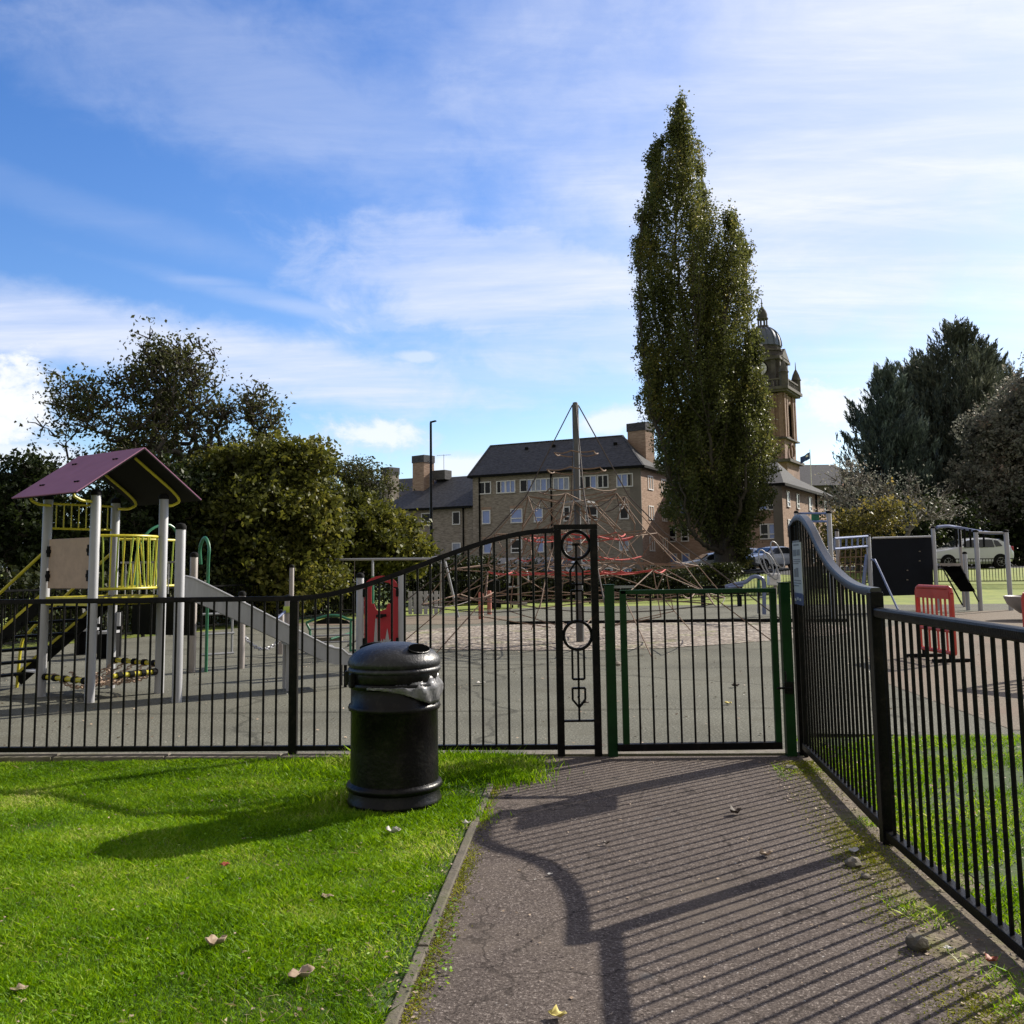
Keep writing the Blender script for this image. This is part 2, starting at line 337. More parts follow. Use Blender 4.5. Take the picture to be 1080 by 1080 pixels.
def crom(pts, m=8):
    P = [Vector(p) for p in pts]; P = [P[0] * 2 - P[1]] + P + [P[-1] * 2 - P[-2]]; out = []
    for i in range(1, len(P) - 2):
        for j in range(m):
            t = j / m; a, b, c, d = P[i - 1], P[i], P[i + 1], P[i + 2]
            out.append(0.5 * ((2 * b) + (c - a) * t + (2 * a - 5 * b + 4 * c - d) * t * t + (3 * b - a - 3 * c + d) * t ** 3))
    out.append(P[-2]); return out
# ================================================================== SETTING
def hgt(x, y):
    r = sst((x - 8) / 9.0)
    return sst((y - 33.5) / 22.0) * 0.35 * (1 - r) + sst((y - 34.2) / 11.5) * 1.14 * r
def terrain(name, m, xs, ys, dz, test=None, rough=0.0):
    V = [(x, y, hgt(x, y) + dz + (random.uniform(-rough, rough))) for y in ys for x in xs]
    nx = len(xs); Fc = []
    for j in range(len(ys) - 1):
        for i in range(nx - 1):
            cx, cy = (xs[i] + xs[i + 1]) / 2, (ys[j] + ys[j + 1]) / 2
            if test is None or test(cx, cy): Fc.append((j * nx + i, j * nx + i + 1, (j + 1) * nx + i + 1, (j + 1) * nx + i))
    b = MB(); b.add(V, Fc)
    return tag(b.build(name, m, smooth=60), kind='structure')
xs = [-2500, -1000, -400, -200] + list(range(-120, 121, 2)) + [200, 400, 1000, 2500]
ys = [-60, -30, -10] + list(range(0, 121, 2)) + [160, 220, 400, 1000, 3000]
terrain('ground', 'verge', xs, ys, -0.03)
terrain('car_park', 'carpark', list(range(-60, 101, 2)), list(range(46, 101, 2)), -0.024, lambda x, y: x > 14 or y > 56)
def sheet(name, m, poly, z):
    b = MB(); b.poly([(x, y, z) for x, y in poly]); return tag(b.build(name, m, smooth=0), kind='structure')
KX = lambda y: -0.217 + (y - 6.21) * 0.0714            # path edging line
FA, FB = Vector((2.265, 7.66, 0)), Vector((1.985, 5.26, 0))
FD = (Vector((1.865, 3.46, 0)) - FB).normalized()
FE = FB + FD * 5.6
sheet('playground_surface', 'tarmac', [(-26, 7.84), (KX(7.8), 7.80), (2.30, 7.64), (2.5, 8.6), (3.4, 8.45), (9, 8.1), (30, 7.6), (36, 20), (34, 32.6), (20, 32.8), (14, 33.2), (9, 35.2), (1, 35.4), (-3, 30.8), (-6.5, 26.5), (-10.5, 18), (-16, 14), (-26, 12)], 0.0)
sheet('worn_surface', 'tan', [(4.4, 8.6), (9, 8.3), (30, 7.9), (34, 20), (32, 31), (19, 31), (13.0, 28), (8.5, 22), (5.5, 15), (4.6, 12)], 0.004)
sheet('worn_surface_behind_swings', 'tan', [(-6.4, 25.8), (-1, 25.4), (0.4, 29), (-2.6, 30.1), (-5.6, 27.3)], 0.004)
jb = MB()
for x0_, y0_, x1_, y1_ in [(-9, 10.4, 4.2, 10.0), (-9, 14.4, 4.3, 13.9)]:
    n_ = 24; P_ = [Vector((x0_ + (x1_ - x0_) * k / n_ + random.uniform(-.012, .012), y0_ + (y1_ - y0_) * k / n_ + random.uniform(-.012, .012), 0.009)) for k in range(n_ + 1)]
    for a_, c_ in zip(P_[:-1], P_[1:]):
        d_ = (c_ - a_).normalized(); s2 = Vector((-d_.y, d_.x, 0)) * random.uniform(.006, .012); jb.poly([a_ - s2, c_ - s2, c_ + s2, a_ + s2])
tag(jb.build('surface_joints', 'seam', smooth=0), kind='structure')
def blob_poly(pts, m=7, j=0.06):
    P = crom([(x, y, 0) for x, y in pts + pts[:1]], m)[:-1]
    return [(p.x + random.uniform(-j, j), p.y + random.uniform(-j, j)) for p in P]
# pebble-like loose fill with voronoi grains
m, nt, b_ = newmat('loose_pebbles'); L = nt.links.new
tc = N(nt, 'ShaderNodeTexCoord'); vo = N(nt, 'ShaderNodeTexVoronoi'); vo.inputs['Scale'].default_value = 11; L(tc.outputs['Object'], vo.inputs['Vector'])
sp = N(nt, 'ShaderNodeSeparateColor'); L(vo.outputs['Color'], sp.inputs[0])
rp = ramp(nt, [(0.0, (0.11, 0.085, 0.068)), (0.45, (0.21, 0.175, 0.14)), (0.8, (0.31, 0.265, 0.22)), (1, (0.46, 0.42, 0.36))]); L(sp.outputs[0], rp.inputs[0])
ng = N(nt, 'ShaderNodeTexNoise'); ng.inputs['Scale'].default_value = 1.1; ng.inputs['Detail'].default_value = 8; L(tc.outputs['Object'], ng.inputs['Vector'])
mr = N(nt, 'ShaderNodeMapRange'); mr.inputs[1].default_value = 0.56; mr.inputs[2].default_value = 0.68; mr.inputs[4].default_value = 0.5; L(ng.outputs['Fac'], mr.inputs[0])
mx = N(nt, 'ShaderNodeMixRGB'); mx.inputs[2].default_value = (0.2, 0.22, 0.07, 1); L(mr.outputs[0], mx.inputs[0]); L(rp.outputs[0], mx.inputs[1]); L(mx.outputs[0], b_.inputs['Base Color'])
bp = N(nt, 'ShaderNodeBump'); bp.inputs['Strength'].default_value = 0.8; bp.inputs['Distance'].default_value = 0.05; bp.invert = True; L(vo.outputs['Distance'], bp.inputs['Height']); L(bp.outputs[0], b_.inputs['Normal'])
b_.inputs['Roughness'].default_value = 0.95; M['gravel'] = m
sheet('gravel_pit', 'gravel', blob_poly([(-2.7, 20.2), (-1.6, 17.9), (1.8, 17.1), (4.9, 18.6), (7.2, 20.6), (7.6, 23.4), (5.2, 24.7), (0, 24.8), (-2.3, 23.0)], 7, 0.05), 0.008)
eb = MB()
ep = [(-0.2, 24.95), (5.4, 24.85), (8.4, 24.2)]
for a, c in zip(ep[:-1], ep[1:]): eb.beam((a[0], a[1], 0.035), (c[0], c[1], 0.035), 0.10, 0.09)
tag(eb.build('pit_edging', 'rubber', smooth=0), kind='structure')

# foreground: path, lawn soil, edging, dirt strip, threshold
PR = lambda y: 1.30 + (y - 3.0) * 0.152                 # right side of the clean asphalt
pts = [(KX(y), y) for y in (1.0, 3, 6.2, 7.70)] + [(2.21, 7.60)] + [(PR(y) + 0.16 + random.uniform(-0.03, 0.03), y) for y in np.arange(7.4, 1.0, -0.25)]
sheet('path', 'path', pts, 0.004)
sheet('bare_ground', 'dirt', [(0.8, 1.0), (1.0, 3), (1.6, 6), (2.1, 7.6), (2.42, 7.62), (2.7, 8.4), (2.55, 7.6), (2.25, 5.3), (2.05, 3.2), (1.95, 1)], 0.0)
sheet('lawn_earth', 'soil', [(-26, 0.5), (KX(0.5), 0.5), (KX(7.74), 7.66), (-26, 7.95)], 0.0)
sheet('far_side_earth', 'soil', [(1.9, 0.5), (2.2, 5.2), (2.62, 8.3), (3.4, 8.42), (9, 8.08), (30, 7.55), (30, 0.5)], 0.003)
kb = MB()
yy = 1.2
while yy < 7.3:
    y2 = yy + 0.914
    kb.beam((KX(yy), yy + 0.006, -0.012), (KX(y2) , y2 - 0.006, -0.010 + random.uniform(-.004, .004)), 0.045, 0.05)
    yy = y2
tag(kb.build('path_edging', 'concreteedge', smooth=0, bevel=0.006), kind='structure')
kb = MB(); x = -9.2
while x < -0.3:
    y0 = 7.9 - (x + 4.3) * 0.045
    kb.beam((x + 0.008, y0 - 0.01, 0.008), (x + 0.907, y0 - 0.05, 0.008 + random.uniform(-.006, .006)), 0.17, 0.05); x += 0.915
tag(kb.build('fence_edging', 'concrete', smooth=0, bevel=0.008), kind='structure')
kb = MB(); kb.beam((0.05, 7.83, 0.0), (2.25, 7.73, 0.0), 0.16, 0.028)
tag(kb.build('gate_threshold', 'concrete', smooth=0, bevel=0.006), kind='structure')

# ---------------- lawn blades
M['grass'] = leafmat('grass_blades', [(0.0, (0.036, 0.095, 0.005)), (0.4, (0.115, 0.255, 0.010)), (0.72, (0.235, 0.40, 0.02)), (1.0, (0.55, 0.55, 0.20))], 0.36, 0.45, 1.3)
M['moss'] = leafmat('moss', [(0.0, (0.09, 0.11, 0.012)), (0.6, (0.24, 0.27, 0.02)), (1.0, (0.42, 0.38, 0.08))], 0.2, 0.8, 4)
M['grassdry'] = leafmat('dry_grass', [(0.0, (0.22, 0.19, 0.08)), (1.0, (0.42, 0.37, 0.2))], 0.3, 0.6, 3)
def blades(P, hmin, hmax, w, lean=0.5):
    n = len(P); h = rng.uniform(hmin, hmax, (n, 1)); a = rng.uniform(0, 2 * np.pi, n); d = np.stack([np.cos(a), np.sin(a), np.zeros(n)], 1)
    l = rng.normal(0, lean, (n, 2)); top = P + np.concatenate([l * h, h], 1)
    mid = P * 0.5 + top * 0.5 - np.concatenate([l * h * 0.18, np.zeros((n, 1))], 1)
    ww = w * rng.uniform(0.7, 1.3, (n, 1))
    return np.stack([P - d * ww / 2, P + d * ww / 2, mid + d * ww * 0.45, top, mid - d * ww * 0.45], 1)
def clumpmask(P, scale, seed, thr):
    r = np.random.default_rng(seed); v = np.zeros(len(P))
    for k in range(9):
        a = r.uniform(0, 6.28); f = scale * r.uniform(0.5, 2.4); v += np.sin((P[:, 0] * np.cos(a) + P[:, 1] * np.sin(a)) * f + r.uniform(0, 6.28))
    return v / 3
def lawn_pts(n, ymin, ymax):
    y = rng.uniform(0, 1, n); y = ymin + (ymax - ymin) * y
    x = -rng.uniform(0, 1, n) * (y * 0.58 + 0.35) - 0.03 + (-0.217 + (y - 6.21) * 0.0714)
    return np.stack([x, y, np.zeros(n)], 1)
Pg = np.concatenate([lawn_pts(90000, 2.6, 4.2), lawn_pts(120000, 4.2, 6.0), lawn_pts(110000, 6.0, 7.72)])
yw = rng.uniform(0.9, 7.72, 150000); xw = KX(yw) - .03 - rng.uniform(0, 8.0, 150000); ww_ = (xw < KX(yw) - .35 - yw * .56) | (yw < 2.65)
Pg = np.concatenate([Pg, np.stack([xw, yw, np.zeros(150000)], 1)[ww_]])
mk = clumpmask(Pg, 5, 3, 0); edge = (-0.217 + (Pg[:, 1] - 6.21) * 0.0714) - Pg[:, 0]
keep = (mk + rng.normal(0, 0.5, len(Pg)) > -2.7) & ((edge > 0.18 + .12 * np.sin(Pg[:, 1] * 5) + .08 * np.sin(Pg[:, 1] * 13)) | (rng.uniform(0, 1, len(Pg)) < 0.12 + edge * 2))
Pg = Pg[keep]; sc = 1.0 + 0.25 * clumpmask(Pg, 7, 5, 0)
B = blades(Pg, 0.016, 0.034, 0.0042, 0.7); B = Pg[:, None, :] + (B - Pg[:, None, :]) * sc[:, None, None]
tag(quads('lawn', B, 'grass'), kind='stuff')
# tufts under the railing beside the bin and along the edging
T = []
for cx, cy, n, r, hh in [(-0.42, 7.2, 5000, .22, .11), (-0.25, 7.3, 4000, .2, .10), (-0.6, 7.5, 3500, .25, .13), (-0.15, 6.95, 3000, .16, .08), (-0.1, 7.45, 3000, .13, .08), (-1.15, 6.35, 1200, .12, .11), (-0.45, 6.2, 1500, .12, .07), (-.38, 5.9, 1200, .1, .06), (-1.0, 5.85, 1200, .1, .07), (-1.4, 7.4, 2000, .3, .09), (-1.05, 7.5, 900, .1, .2)]:
    p = np.stack([rng.normal(cx, r, n), rng.normal(cy, r * .8, n), np.zeros(n)], 1); p = p[(p[:, 1] < 7.72)]
    T.append(blades(p, hh * .2, hh * .8, 0.006, 0.5))
tag(quads('long_grass_tufts', np.concatenate(T), 'grass'), kind='stuff')
# grass and moss beyond and below the right railing
y = rng.uniform(2.2, 8.3, 90000); x = rng.uniform(0.0, 1.0, 90000) ** 1.3 * 5.0 + 2.10 + (y - 5.26) * 0.09
P = np.stack([x, y, np.zeros_like(x)], 1); P = P[(clumpmask(P, 4, 9, 0) + rng.normal(0, .5, len(P)) > -0.7) & (P[:, 0] < P[:, 1] * 0.62 + 0.8)]
tag(quads('grass_beyond_railing', blades(P, 0.015, 0.045, 0.0055, 0.7), 'grass'), kind='stuff')
y = rng.uniform(2.2, 7.4, 40000); off = np.abs(rng.normal(0, 0.085, 40000)); x = PR(y) + 0.17 - off * np.sign(rng.uniform(-.9, 1, 40000))
P = np.stack([x, y, np.full_like(x, 0.002)], 1); P = P[clumpmask(P, 3.5, 21, 0) + rng.normal(0, .35, len(P)) > 0.1]
tag(quads('moss_along_path', blades(P, 0.003, 0.010, 0.006, 1.2), 'moss'), kind='stuff')
y = rng.uniform(2.2, 7.4, 13000); fx = 1.985 + (y - 5.26) * 0.0667 + np.maximum(0, y - 5.26) * 0.05; x = fx - rng.uniform(-0.1, 0.32, 13000)
P = np.stack([x, y, np.full_like(x, 0.002)], 1); P = P[clumpmask(P, 6, 31, 0) + rng.normal(0, .3, len(P)) > 1.35]
tag(quads('weeds_below_railing', blades(P, 0.006, 0.03, 0.005, 0.9), 'grass'), kind='stuff')
# moss to the right of the lawn edging
y = rng.uniform(2.6, 7.2, 5500); x = -0.217 + (y - 6.21) * 0.0714 + 0.03 + np.abs(rng.normal(0, 0.035, 5500))
P = np.stack([x, y, np.full_like(x, 0.004)], 1); P = P[clumpmask(P, 4, 41, 0) + rng.normal(0, .4, len(P)) > -0.1]
tag(quads('moss_along_edging', blades(P, 0.003, 0.010, 0.005, 1.2), 'moss'), kind='stuff')
def crumbs(name, n, fy, fx, s, m, zmax=0.008):
    y = fy(n); x = fx(y, n); P = np.stack([x, y, rng.uniform(0.006, zmax, n)], 1)
    Q = leafquads(P, s, 0.7); Q[:, :, 2] = P[:, None, 2] + (Q[:, :, 2] - P[:, None, 2]) * 0.35 + s * .12
    return tag(quads(name, Q, m), kind='stuff')
crumbs('leaf_litter_by_railing', 1500, lambda n: rng.uniform(2.3, 7.4, n), lambda y, n: 1.985 + (y - 5.26) * 0.08 - rng.uniform(-0.15, 0.35, n), 0.018, 'leafdry')
crumbs('leaf_litter_beyond_railing', 1500, lambda n: rng.uniform(2.3, 8.2, n), lambda y, n: 2.3 + (y - 5.26) * 0.08 + rng.uniform(0, 1, n) ** 1.5 * 3.5, 0.024, 'leafdry', 0.03)
crumbs('red_leaves_beyond_railing', 90, lambda n: rng.uniform(2.3, 7.5, n), lambda y, n: 2.2 + (y - 5.26) * 0.08 + rng.uniform(0, 1, n) * 1.8, 0.03, 'leafred', 0.03)
crumbs('leaf_litter_on_lawn', 1100, lambda n: rng.uniform(2.7, 7.7, n), lambda y, n: -0.3 - rng.uniform(0, 1, n) * (y * 0.55), 0.020, 'leafdry', 0.02)
crumbs('leaf_litter_by_edging', 500, lambda n: rng.uniform(2.7, 7.5, n), lambda y, n: -0.217 + (y - 6.21) * 0.0714 - np.abs(rng.normal(0, .10, n)) , 0.018, 'leafdry', 0.012)
crumbs('leaf_litter_on_playground', 700, lambda n: rng.uniform(8.1, 17, n), lambda y, n: rng.uniform(-0.55, 0.5, n) * y, 0.035, 'leafdry', 0.01)
crumbs('pale_crumbs_on_playground', 200, lambda n: rng.uniform(8.1, 30, n), lambda y, n: rng.uniform(-0.55, 0.5, n) * y, 0.03, 'litter', 0.01)
crumbs('leaf_scraps_on_path', 260, lambda n: rng.uniform(2.7, 7.5, n), lambda y, n: rng.uniform(-0.2, 1.7, n), 0.018, 'leafdry', 0.008)
crumbs('grit_on_path', 260, lambda n: rng.uniform(2.7, 7.5, n), lambda y, n: rng.uniform(-0.1, 1.5, n), 0.009, 'litter', 0.008)

n = 9000; Pd = lawn_pts(n, 2.7, 7.6); Pd = Pd[clumpmask(Pd, 4, 55, 0) + rng.normal(0, .5, n) > .2]
tag(quads('dead_grass', blades(Pd, .012, .035, .004, 1.1), 'grassdry'), kind='stuff')
# small round weed leaves in the turf and worn earth round the bin
n = 9000; y = rng.uniform(2.7, 7.7, n); x = -0.25 - rng.uniform(0, 1, n) ** 1.3 * y * .55; P = np.stack([x, y, rng.uniform(.015, .03, n)], 1); P = P[clumpmask(P, 3, 77, 0) + rng.normal(0, .3, n) > .5]
Q = leafquads(P, .016, .85); Q[:, :, 2] = P[:, None, 2] + (Q[:, :, 2] - P[:, None, 2]) * .4
tag(quads('clover_patches', Q, 'grass'), kind='stuff')
def dryleaf(name, label, cat, px, py, size, m, curl=0.5, rz=0.0):
    p = gp(px, py, 0.012 if px > 520 or py > 5000 else 0.02); b = MB(); n = 7
    V = []
    for i in range(n):
        t = i / (n - 1); w = math.sin(math.pi * (t * 0.9 + 0.07)) * size * 0.36 * (1 + 0.25 * math.sin(i * 2.3 + px))
        x = (t - 0.5) * size; zc = curl * size * (4 * (t - 0.5) ** 2) * 0.22 + size * .05 * math.sin(i * 1.9 + px)
        for s_ in (-1, -0.5, 0, 0.5, 1): V.append((x, s_ * w, zc + abs(s_) ** 1.6 * w * curl * (0.75 + .35 * math.sin(i * 1.3 + s_ * 2 + py)) + 0.006))
    ca, sa = math.cos(rz), math.sin(rz); V = [(p.x + x * ca - y * sa, p.y + x * sa + y * ca, p.z + z - 0.006) for x, y, z in V]
    b.add(V, [(i * 5 + j, i * 5 + j + 1, (i + 1) * 5 + j + 1, (i + 1) * 5 + j) for i in range(n - 1) for j in range(4)])
    o = b.build(name, m, loc=p); so = o.modifiers.new('thick', 'SOLIDIFY'); so.thickness = 0.0015
    return tag(o, label, cat)
def stone(name, label, cat, px, py, size, m, flat=0.6):
    import bmesh
    p = gp(px, py, 0.0); bm = bmesh.new(); bmesh.ops.create_icosphere(bm, subdivisions=2, radius=size / 2)
    for v in bm.verts: v.co *= random.uniform(0.8, 1.15); v.co.z *= flat
    b = MB(); b.add([(v.co.x + p.x, v.co.y + p.y, v.co.z + p.z + size * flat * 0.38) for v in bm.verts], [tuple(v.index for v in f.verts) for f in bm.faces]); bm.free()
    return tag(b.build(name, m, smooth=25, loc=p), label, cat)
dryleaf('fallen_leaf', 'curled dark brown leaf on the path in front of the green gate', 'leaf', 776, 858, 0.085, 'leafdark', 1.2, 0.4)
dryleaf('fallen_leaf', 'crumpled pale leaf lying mid path between the bar shadows', 'leaf', 808, 902, 0.075, 'leafdry', 0.9, 0.2)
dryleaf('fallen_leaf', 'yellow leaf at the bottom edge of the path', 'leaf', 588, 1072, 0.065, 'leafyel', 0.8, -0.3)
dryleaf('fallen_leaf', 'large curled grey leaf standing up in the middle of the lawn', 'leaf', 228, 997, 0.085, 'leafdry', 1.3, 0.5)
dryleaf('fallen_leaf', 'long folded brown leaf on the lawn near the bottom edging', 'leaf', 318, 1030, 0.10, 'leafdry', 0.8, 0.6)
dryleaf('fallen_leaf', 'small orange red leaf on the lawn below the bin shadow', 'leaf', 237, 913, 0.055, 'leafred', 0.7, 0.0)
dryleaf('fallen_leaf', 'flat pale leaf on the lawn right of the orange leaf', 'leaf', 345, 946, 0.06, 'leafdry', 0.4, 0.1)
dryleaf('fallen_leaf', 'pinkish leaf at the bottom left corner of the lawn', 'leaf', 20, 1044, 0.06, 'leafdry', 0.5, 0.5)
dryleaf('fallen_leaf', 'dark leaf on the playground surface seen through the gate bars', 'leaf', 776, 724, 0.11, 'leafdark', 1.0, 0.1)
dryleaf('fallen_leaf', 'brown leaf behind the ornamental panel of the railing', 'leaf', 617, 742, 0.10, 'leafdark', 0.7, 0.1)
dryleaf('fallen_leaf', 'pale yellow leaf on the playground below the dark leaf', 'leaf', 768, 742, 0.10, 'leafyel', 0.5, 0.6)
dryleaf('fallen_leaf', 'red leaf under the bottom rail of the right railing', 'leaf', 1046, 1014, 0.055, 'leafred', 0.9, 0.3)
dryleaf('fallen_leaf', 'brown curled leaf on the path beside the lawn edging under the bar shadows', 'leaf', 640, 890, 0.04, 'leafdark', 1.0, 0.3)
dryleaf('fallen_leaf', 'small green brown leaf near the start of the edging beside the path', 'leaf', 536, 840, 0.06, 'leafdark', 0.5, 0.2)
dryleaf('paper_scrap', 'white paper scrap on the playground between the bin and the gate', 'litter', 507, 721, 0.13, 'litter', 0.5, 0.1)
dryleaf('paper_scrap', 'white paper scrap below the right railing post', 'litter', 901, 898, 0.07, 'litter', 0.6, 0.8)
dryleaf('paper_scrap', 'thin white strip of litter at the foot of the right railing', 'litter', 1000, 1000, 0.04, 'litter', 0.2, 0.1)
dryleaf('paper_scrap', 'crumpled pale scrap on the lawn in front of the bin', 'litter', 415, 879, 0.085, 'litter', 1.2, 0.1)
dryleaf('paper_scrap', 'small white scrap on the lawn edging by the bin', 'litter', 492, 869, 0.05, 'litter', 0.9, 0.4)
dryleaf('paper_scrap', 'tiny white feather scrap on the curved shadow of the railing', 'litter', 580, 922, 0.03, 'litter', 0.4, 0.4)
stone('stone', 'pale grey stone at the path edge by the right railing post', 'stone', 900, 914, 0.085, 'concrete')
stone('stone', 'dark stone on the mossy path edge near the bottom right', 'stone', 968, 1002, 0.085, 'concreteedge', 0.8)
stone('stone', 'small pale stone on the earth beside the mossy path edge', 'stone', 913, 927, 0.05, 'concrete')
stone('stone', 'flat pale stone where the curved railing meets the gate side', 'stone', 835, 811, 0.09, 'concrete', 0.35)
stone('stone', 'round pale stone in the grass beside the bin', 'stone', 508, 808, 0.06, 'concrete')

# ================================================================== RAILINGS
def picket(b, x, y, z0, z1, r=0.0095): b.tube([(x, y, z0), (x, y, z1)], r, 8)
# left railing with swept top and ornamental end panel
rail = thing('metal_railing', 'black railing with swept up top and ringed end panel, behind the litter bin', 'railing', (0, 7.8, 0))
LY = lambda x: 7.92 - (x + 4.3) * 0.0452
LZ = lambda x: 1.285 + 0.52 * sst((x + 1.80) / 2.12)
xl = [-9.4, -7.0, -4.45, -1.82] + list(np.linspace(-1.74, 0.33, 22))
b = MB(); b.ribbon([(x, LY(x), LZ(x) - 0.02) for x in xl], 0.045, 0.04, (0.0452, 1, 0)); b.build('top_rail', 'black', rail, smooth=40)
b = MB(); b.beam((-9.4, LY(-9.4), 0.075), (0.33, LY(0.33), 0.075), 0.045, 0.04); b.build('bottom_rail', 'black', rail, smooth=0, bevel=0.003)
xp = -9.35; posts = [-9.45, -7.05, -4.43, -1.79]
p0 = None
while xp < 0.28:
    if min(abs(xp - q) for q in posts) > 0.045:
        b = MB(); picket(b, xp, LY(xp), 0.09, LZ(xp) - 0.035); b.build('picket', 'black', rail)
    xp += 0.1045
for q in posts:
    b = MB(); b.box((q, LY(q) , 0.62), (0.065, 0.065, 1.25)); b.build('post', 'black', rail, smooth=0, bevel=0.004)
for q in (0.36, 0.652):
    b = MB(); b.box((q, LY(q), 0.895), (0.058, 0.058, 1.79)); b.build('post', 'black', rail, smooth=0, bevel=0.004)
y0 = LY(0.5); b = MB()
b.beam((0.33, LY(.33), 1.812), (0.682, LY(.68), 1.812), 0.06, 0.04)
def bar(x0, z0, x1, z1, w=0.016): b.beam((x0, y0, z0), (x1, y0, z1), 0.03, w, up=(1, 0, 0) if abs(x1 - x0) < 0.001 else None)
cx = 0.508
for cz in (1.665, 0.945):
    b.tube([(cx + 0.112 * math.cos(a), y0, cz + 0.112 * math.sin(a)) for a in np.linspace(0, 2 * math.pi, 40, endpoint=False)], 0.013, 8, closed=True)
S = lambda pts: [bar(*p, *q) for p, q in zip(pts[:-1], pts[1:])]
S([(cx - .05, 1.35), (cx - .05, 1.465), (cx, 1.535), (cx + .05, 1.465), (cx + .05, 1.35), (cx - .05, 1.35)])
S([(cx - .045, 1.06), (cx - .045, 1.30), (cx + .045, 1.30), (cx + .045, 1.06)])
S([(cx - .047, 0.845), (cx - .047, 0.60), (cx + .047, 0.60), (cx + .047, 0.845)])
S([(cx - .05, 0.53), (cx - .05, 0.44), (cx, 0.38), (cx + .05, 0.44), (cx + .05, 0.53), (cx - .05, 0.53)])
bar(cx, 1.67, cx, 1.06); bar(cx - .03, 1.67, cx + .03, 1.67, .02); bar(cx, .835, cx, .275); bar(cx - .012, .46, cx + .0, .46)
bar(0.375, 0.275, 0.64, 0.275); bar(0.375, 0.07, 0.64, 0.07, 0.03)
b.build('ornament_panel', 'black', rail, smooth=40)

# green gate with its two posts
def gpost(x, y, lab):
    t = thing('gate_post', lab, 'gate post', (x, y, 0))
    b = MB(); b.box((x, y, 0.67), (0.076, 0.076, 1.34)); b.build('shaft', 'green', t, smooth=0, bevel=0.005)
    b = MB(); b.box((x, y, 1.343), (0.09, 0.09, 0.008)); b.build('cap', 'green', t, smooth=0, bevel=0.002)
    return t
g1 = gpost(0.765, 7.68, 'green gate post left of the gate next to the ringed panel')
b = MB(); b.box((0.885, 7.68, 1.325), (0.17, 0.012, 0.02)); b.build('stop_bar', 'steel', g1, smooth=0)
g2 = gpost(2.148, 7.60, 'green gate post on the latch side beside the curved railing')
b = MB(); b.box((2.135, 7.545, 0.53), (0.07, 0.03, 0.09)); b.tube([(2.11, 7.53, 0.5), (2.11, 7.53, 0.66)], 0.008, 8); b.tube([(2.15, 7.53, .53), (2.04, 7.53, 0.53)], .009, 8); b.build('latch', 'black', g2, smooth=30, bevel=0.003)
gate = thing('gate', 'low green and black barred gate closed across the path', 'gate', (0.9, 7.62, 0))
gx0, gx1, gy = 0.865, 2.055, 7.60
b = MB(); b.beam((gx0, gy, 0.06), (gx0, gy, 1.30), 0.05, 0.05); b.build('stile', 'green', gate, smooth=0, bevel=0.004)
b = MB(); b.beam((gx1, gy, 0.06), (gx1, gy, 1.30), 0.04, 0.05); b.build('stile', 'green', gate, smooth=0, bevel=0.004)
b = MB(); b.beam((gx0 - 0.025, gy, 1.285), (gx1 + 0.02, gy, 1.285), 0.05, 0.035); b.build('top_rail', 'green', gate, smooth=0, bevel=0.005)
b = MB(); b.beam((gx0 - 0.07, gy - 0.002, 0.085), (gx1 + 0.022, gy - 0.002, 0.085), 0.06, 0.055); b.build('bottom_rail', 'black', gate, smooth=0, bevel=0.005)
for k in range(10):
    x = gx0 + 0.112 + k * 0.1075
    b = MB(); picket(b, x, gy, 0.11, 1.27, 0.0085); b.build('picket', 'black', gate)

# right railing: curved bay then straight bay along the path
rr = thing('metal_railing', 'black railing right of the path with a curved end carrying a notice', 'railing', FB)
cp = [(823.5, 554.5), (830, 550.8), (838.4, 549.2), (848.6, 551.5), (860.8, 576.5), (872, 597.5), (886, 618), (901.6, 625.5)]
A2 = FA + (FA - FB).normalized() * 0.55
dAB = (FB - FA).normalized()
tp = []
L1 = (FB - FA).length
for s_, z_ in [(-0.10, 1.775), (0.0, 1.81), (0.18, 1.845), (0.45, 1.835), (0.75, 1.735), (1.02, 1.60), (1.35, 1.475), (1.75, 1.385), (2.1, 1.345), (L1 + 0.02, 1.335)]:
    tp.append(FA + dAB * s_ + Vector((0, 0, z_)))
CP = crom(tp, 6)
def topz(s_):
    for a, c in zip(CP[:-1], CP[1:]):
        sa, sc_ = (a - FA).dot(dAB), (c - FA).dot(dAB)
        if sa <= s_ <= sc_: return a.z + (c.z - a.z) * (s_ - sa) / (sc_ - sa + 1e-9)
    return 1.34
side = Vector((dAB.y, -dAB.x, 0))
b = MB(); b.ribbon(CP, 0.06, 0.045, side); b.build('curved_top_rail', 'railtop', rr, smooth=40)
b = MB(); b.beam(FA + Vector((0, 0, 0.075)), FB + Vector((0, 0, 0.075)), 0.045, 0.05); b.beam(FB + Vector((0, 0, 0.055)), FE + Vector((0, 0, 0.055)), 0.05, 0.045); b.build('bottom_rail', 'black', rr, smooth=0, bevel=0.004)
b = MB(); b.beam(FB + Vector((0, 0, 1.225)), FE + Vector((0, 0, 1.225)), 0.055, 0.055, ); b.build('straight_top_rail', 'black', rr, smooth=0, bevel=0.014)
def sqpost(p, w, h, m='black'):
    b = MB(); b.box((p.x, p.y, h / 2), (w, w, h), math.atan2(FD.y, FD.x)); return b.build('post', m, rr, smooth=0, bevel=0.005)
sqpost(FA, 0.075, 1.80); sqpost(FA + dAB * 0.10, 0.03, 1.80); sqpost(FB, 0.07, 1.335); sqpost(FB + FD * 2.75, 0.08, 1.25); sqpost(FE, 0.08, 1.25)
s_ = 0.185
while s_ < L1 - 0.08:
    p = FA + dAB * s_; b = MB(); picket(b, p.x, p.y, 0.09, topz(s_) - 0.02, 0.0095); b.build('picket', 'black', rr); s_ += 0.1035
s_ = 0.12
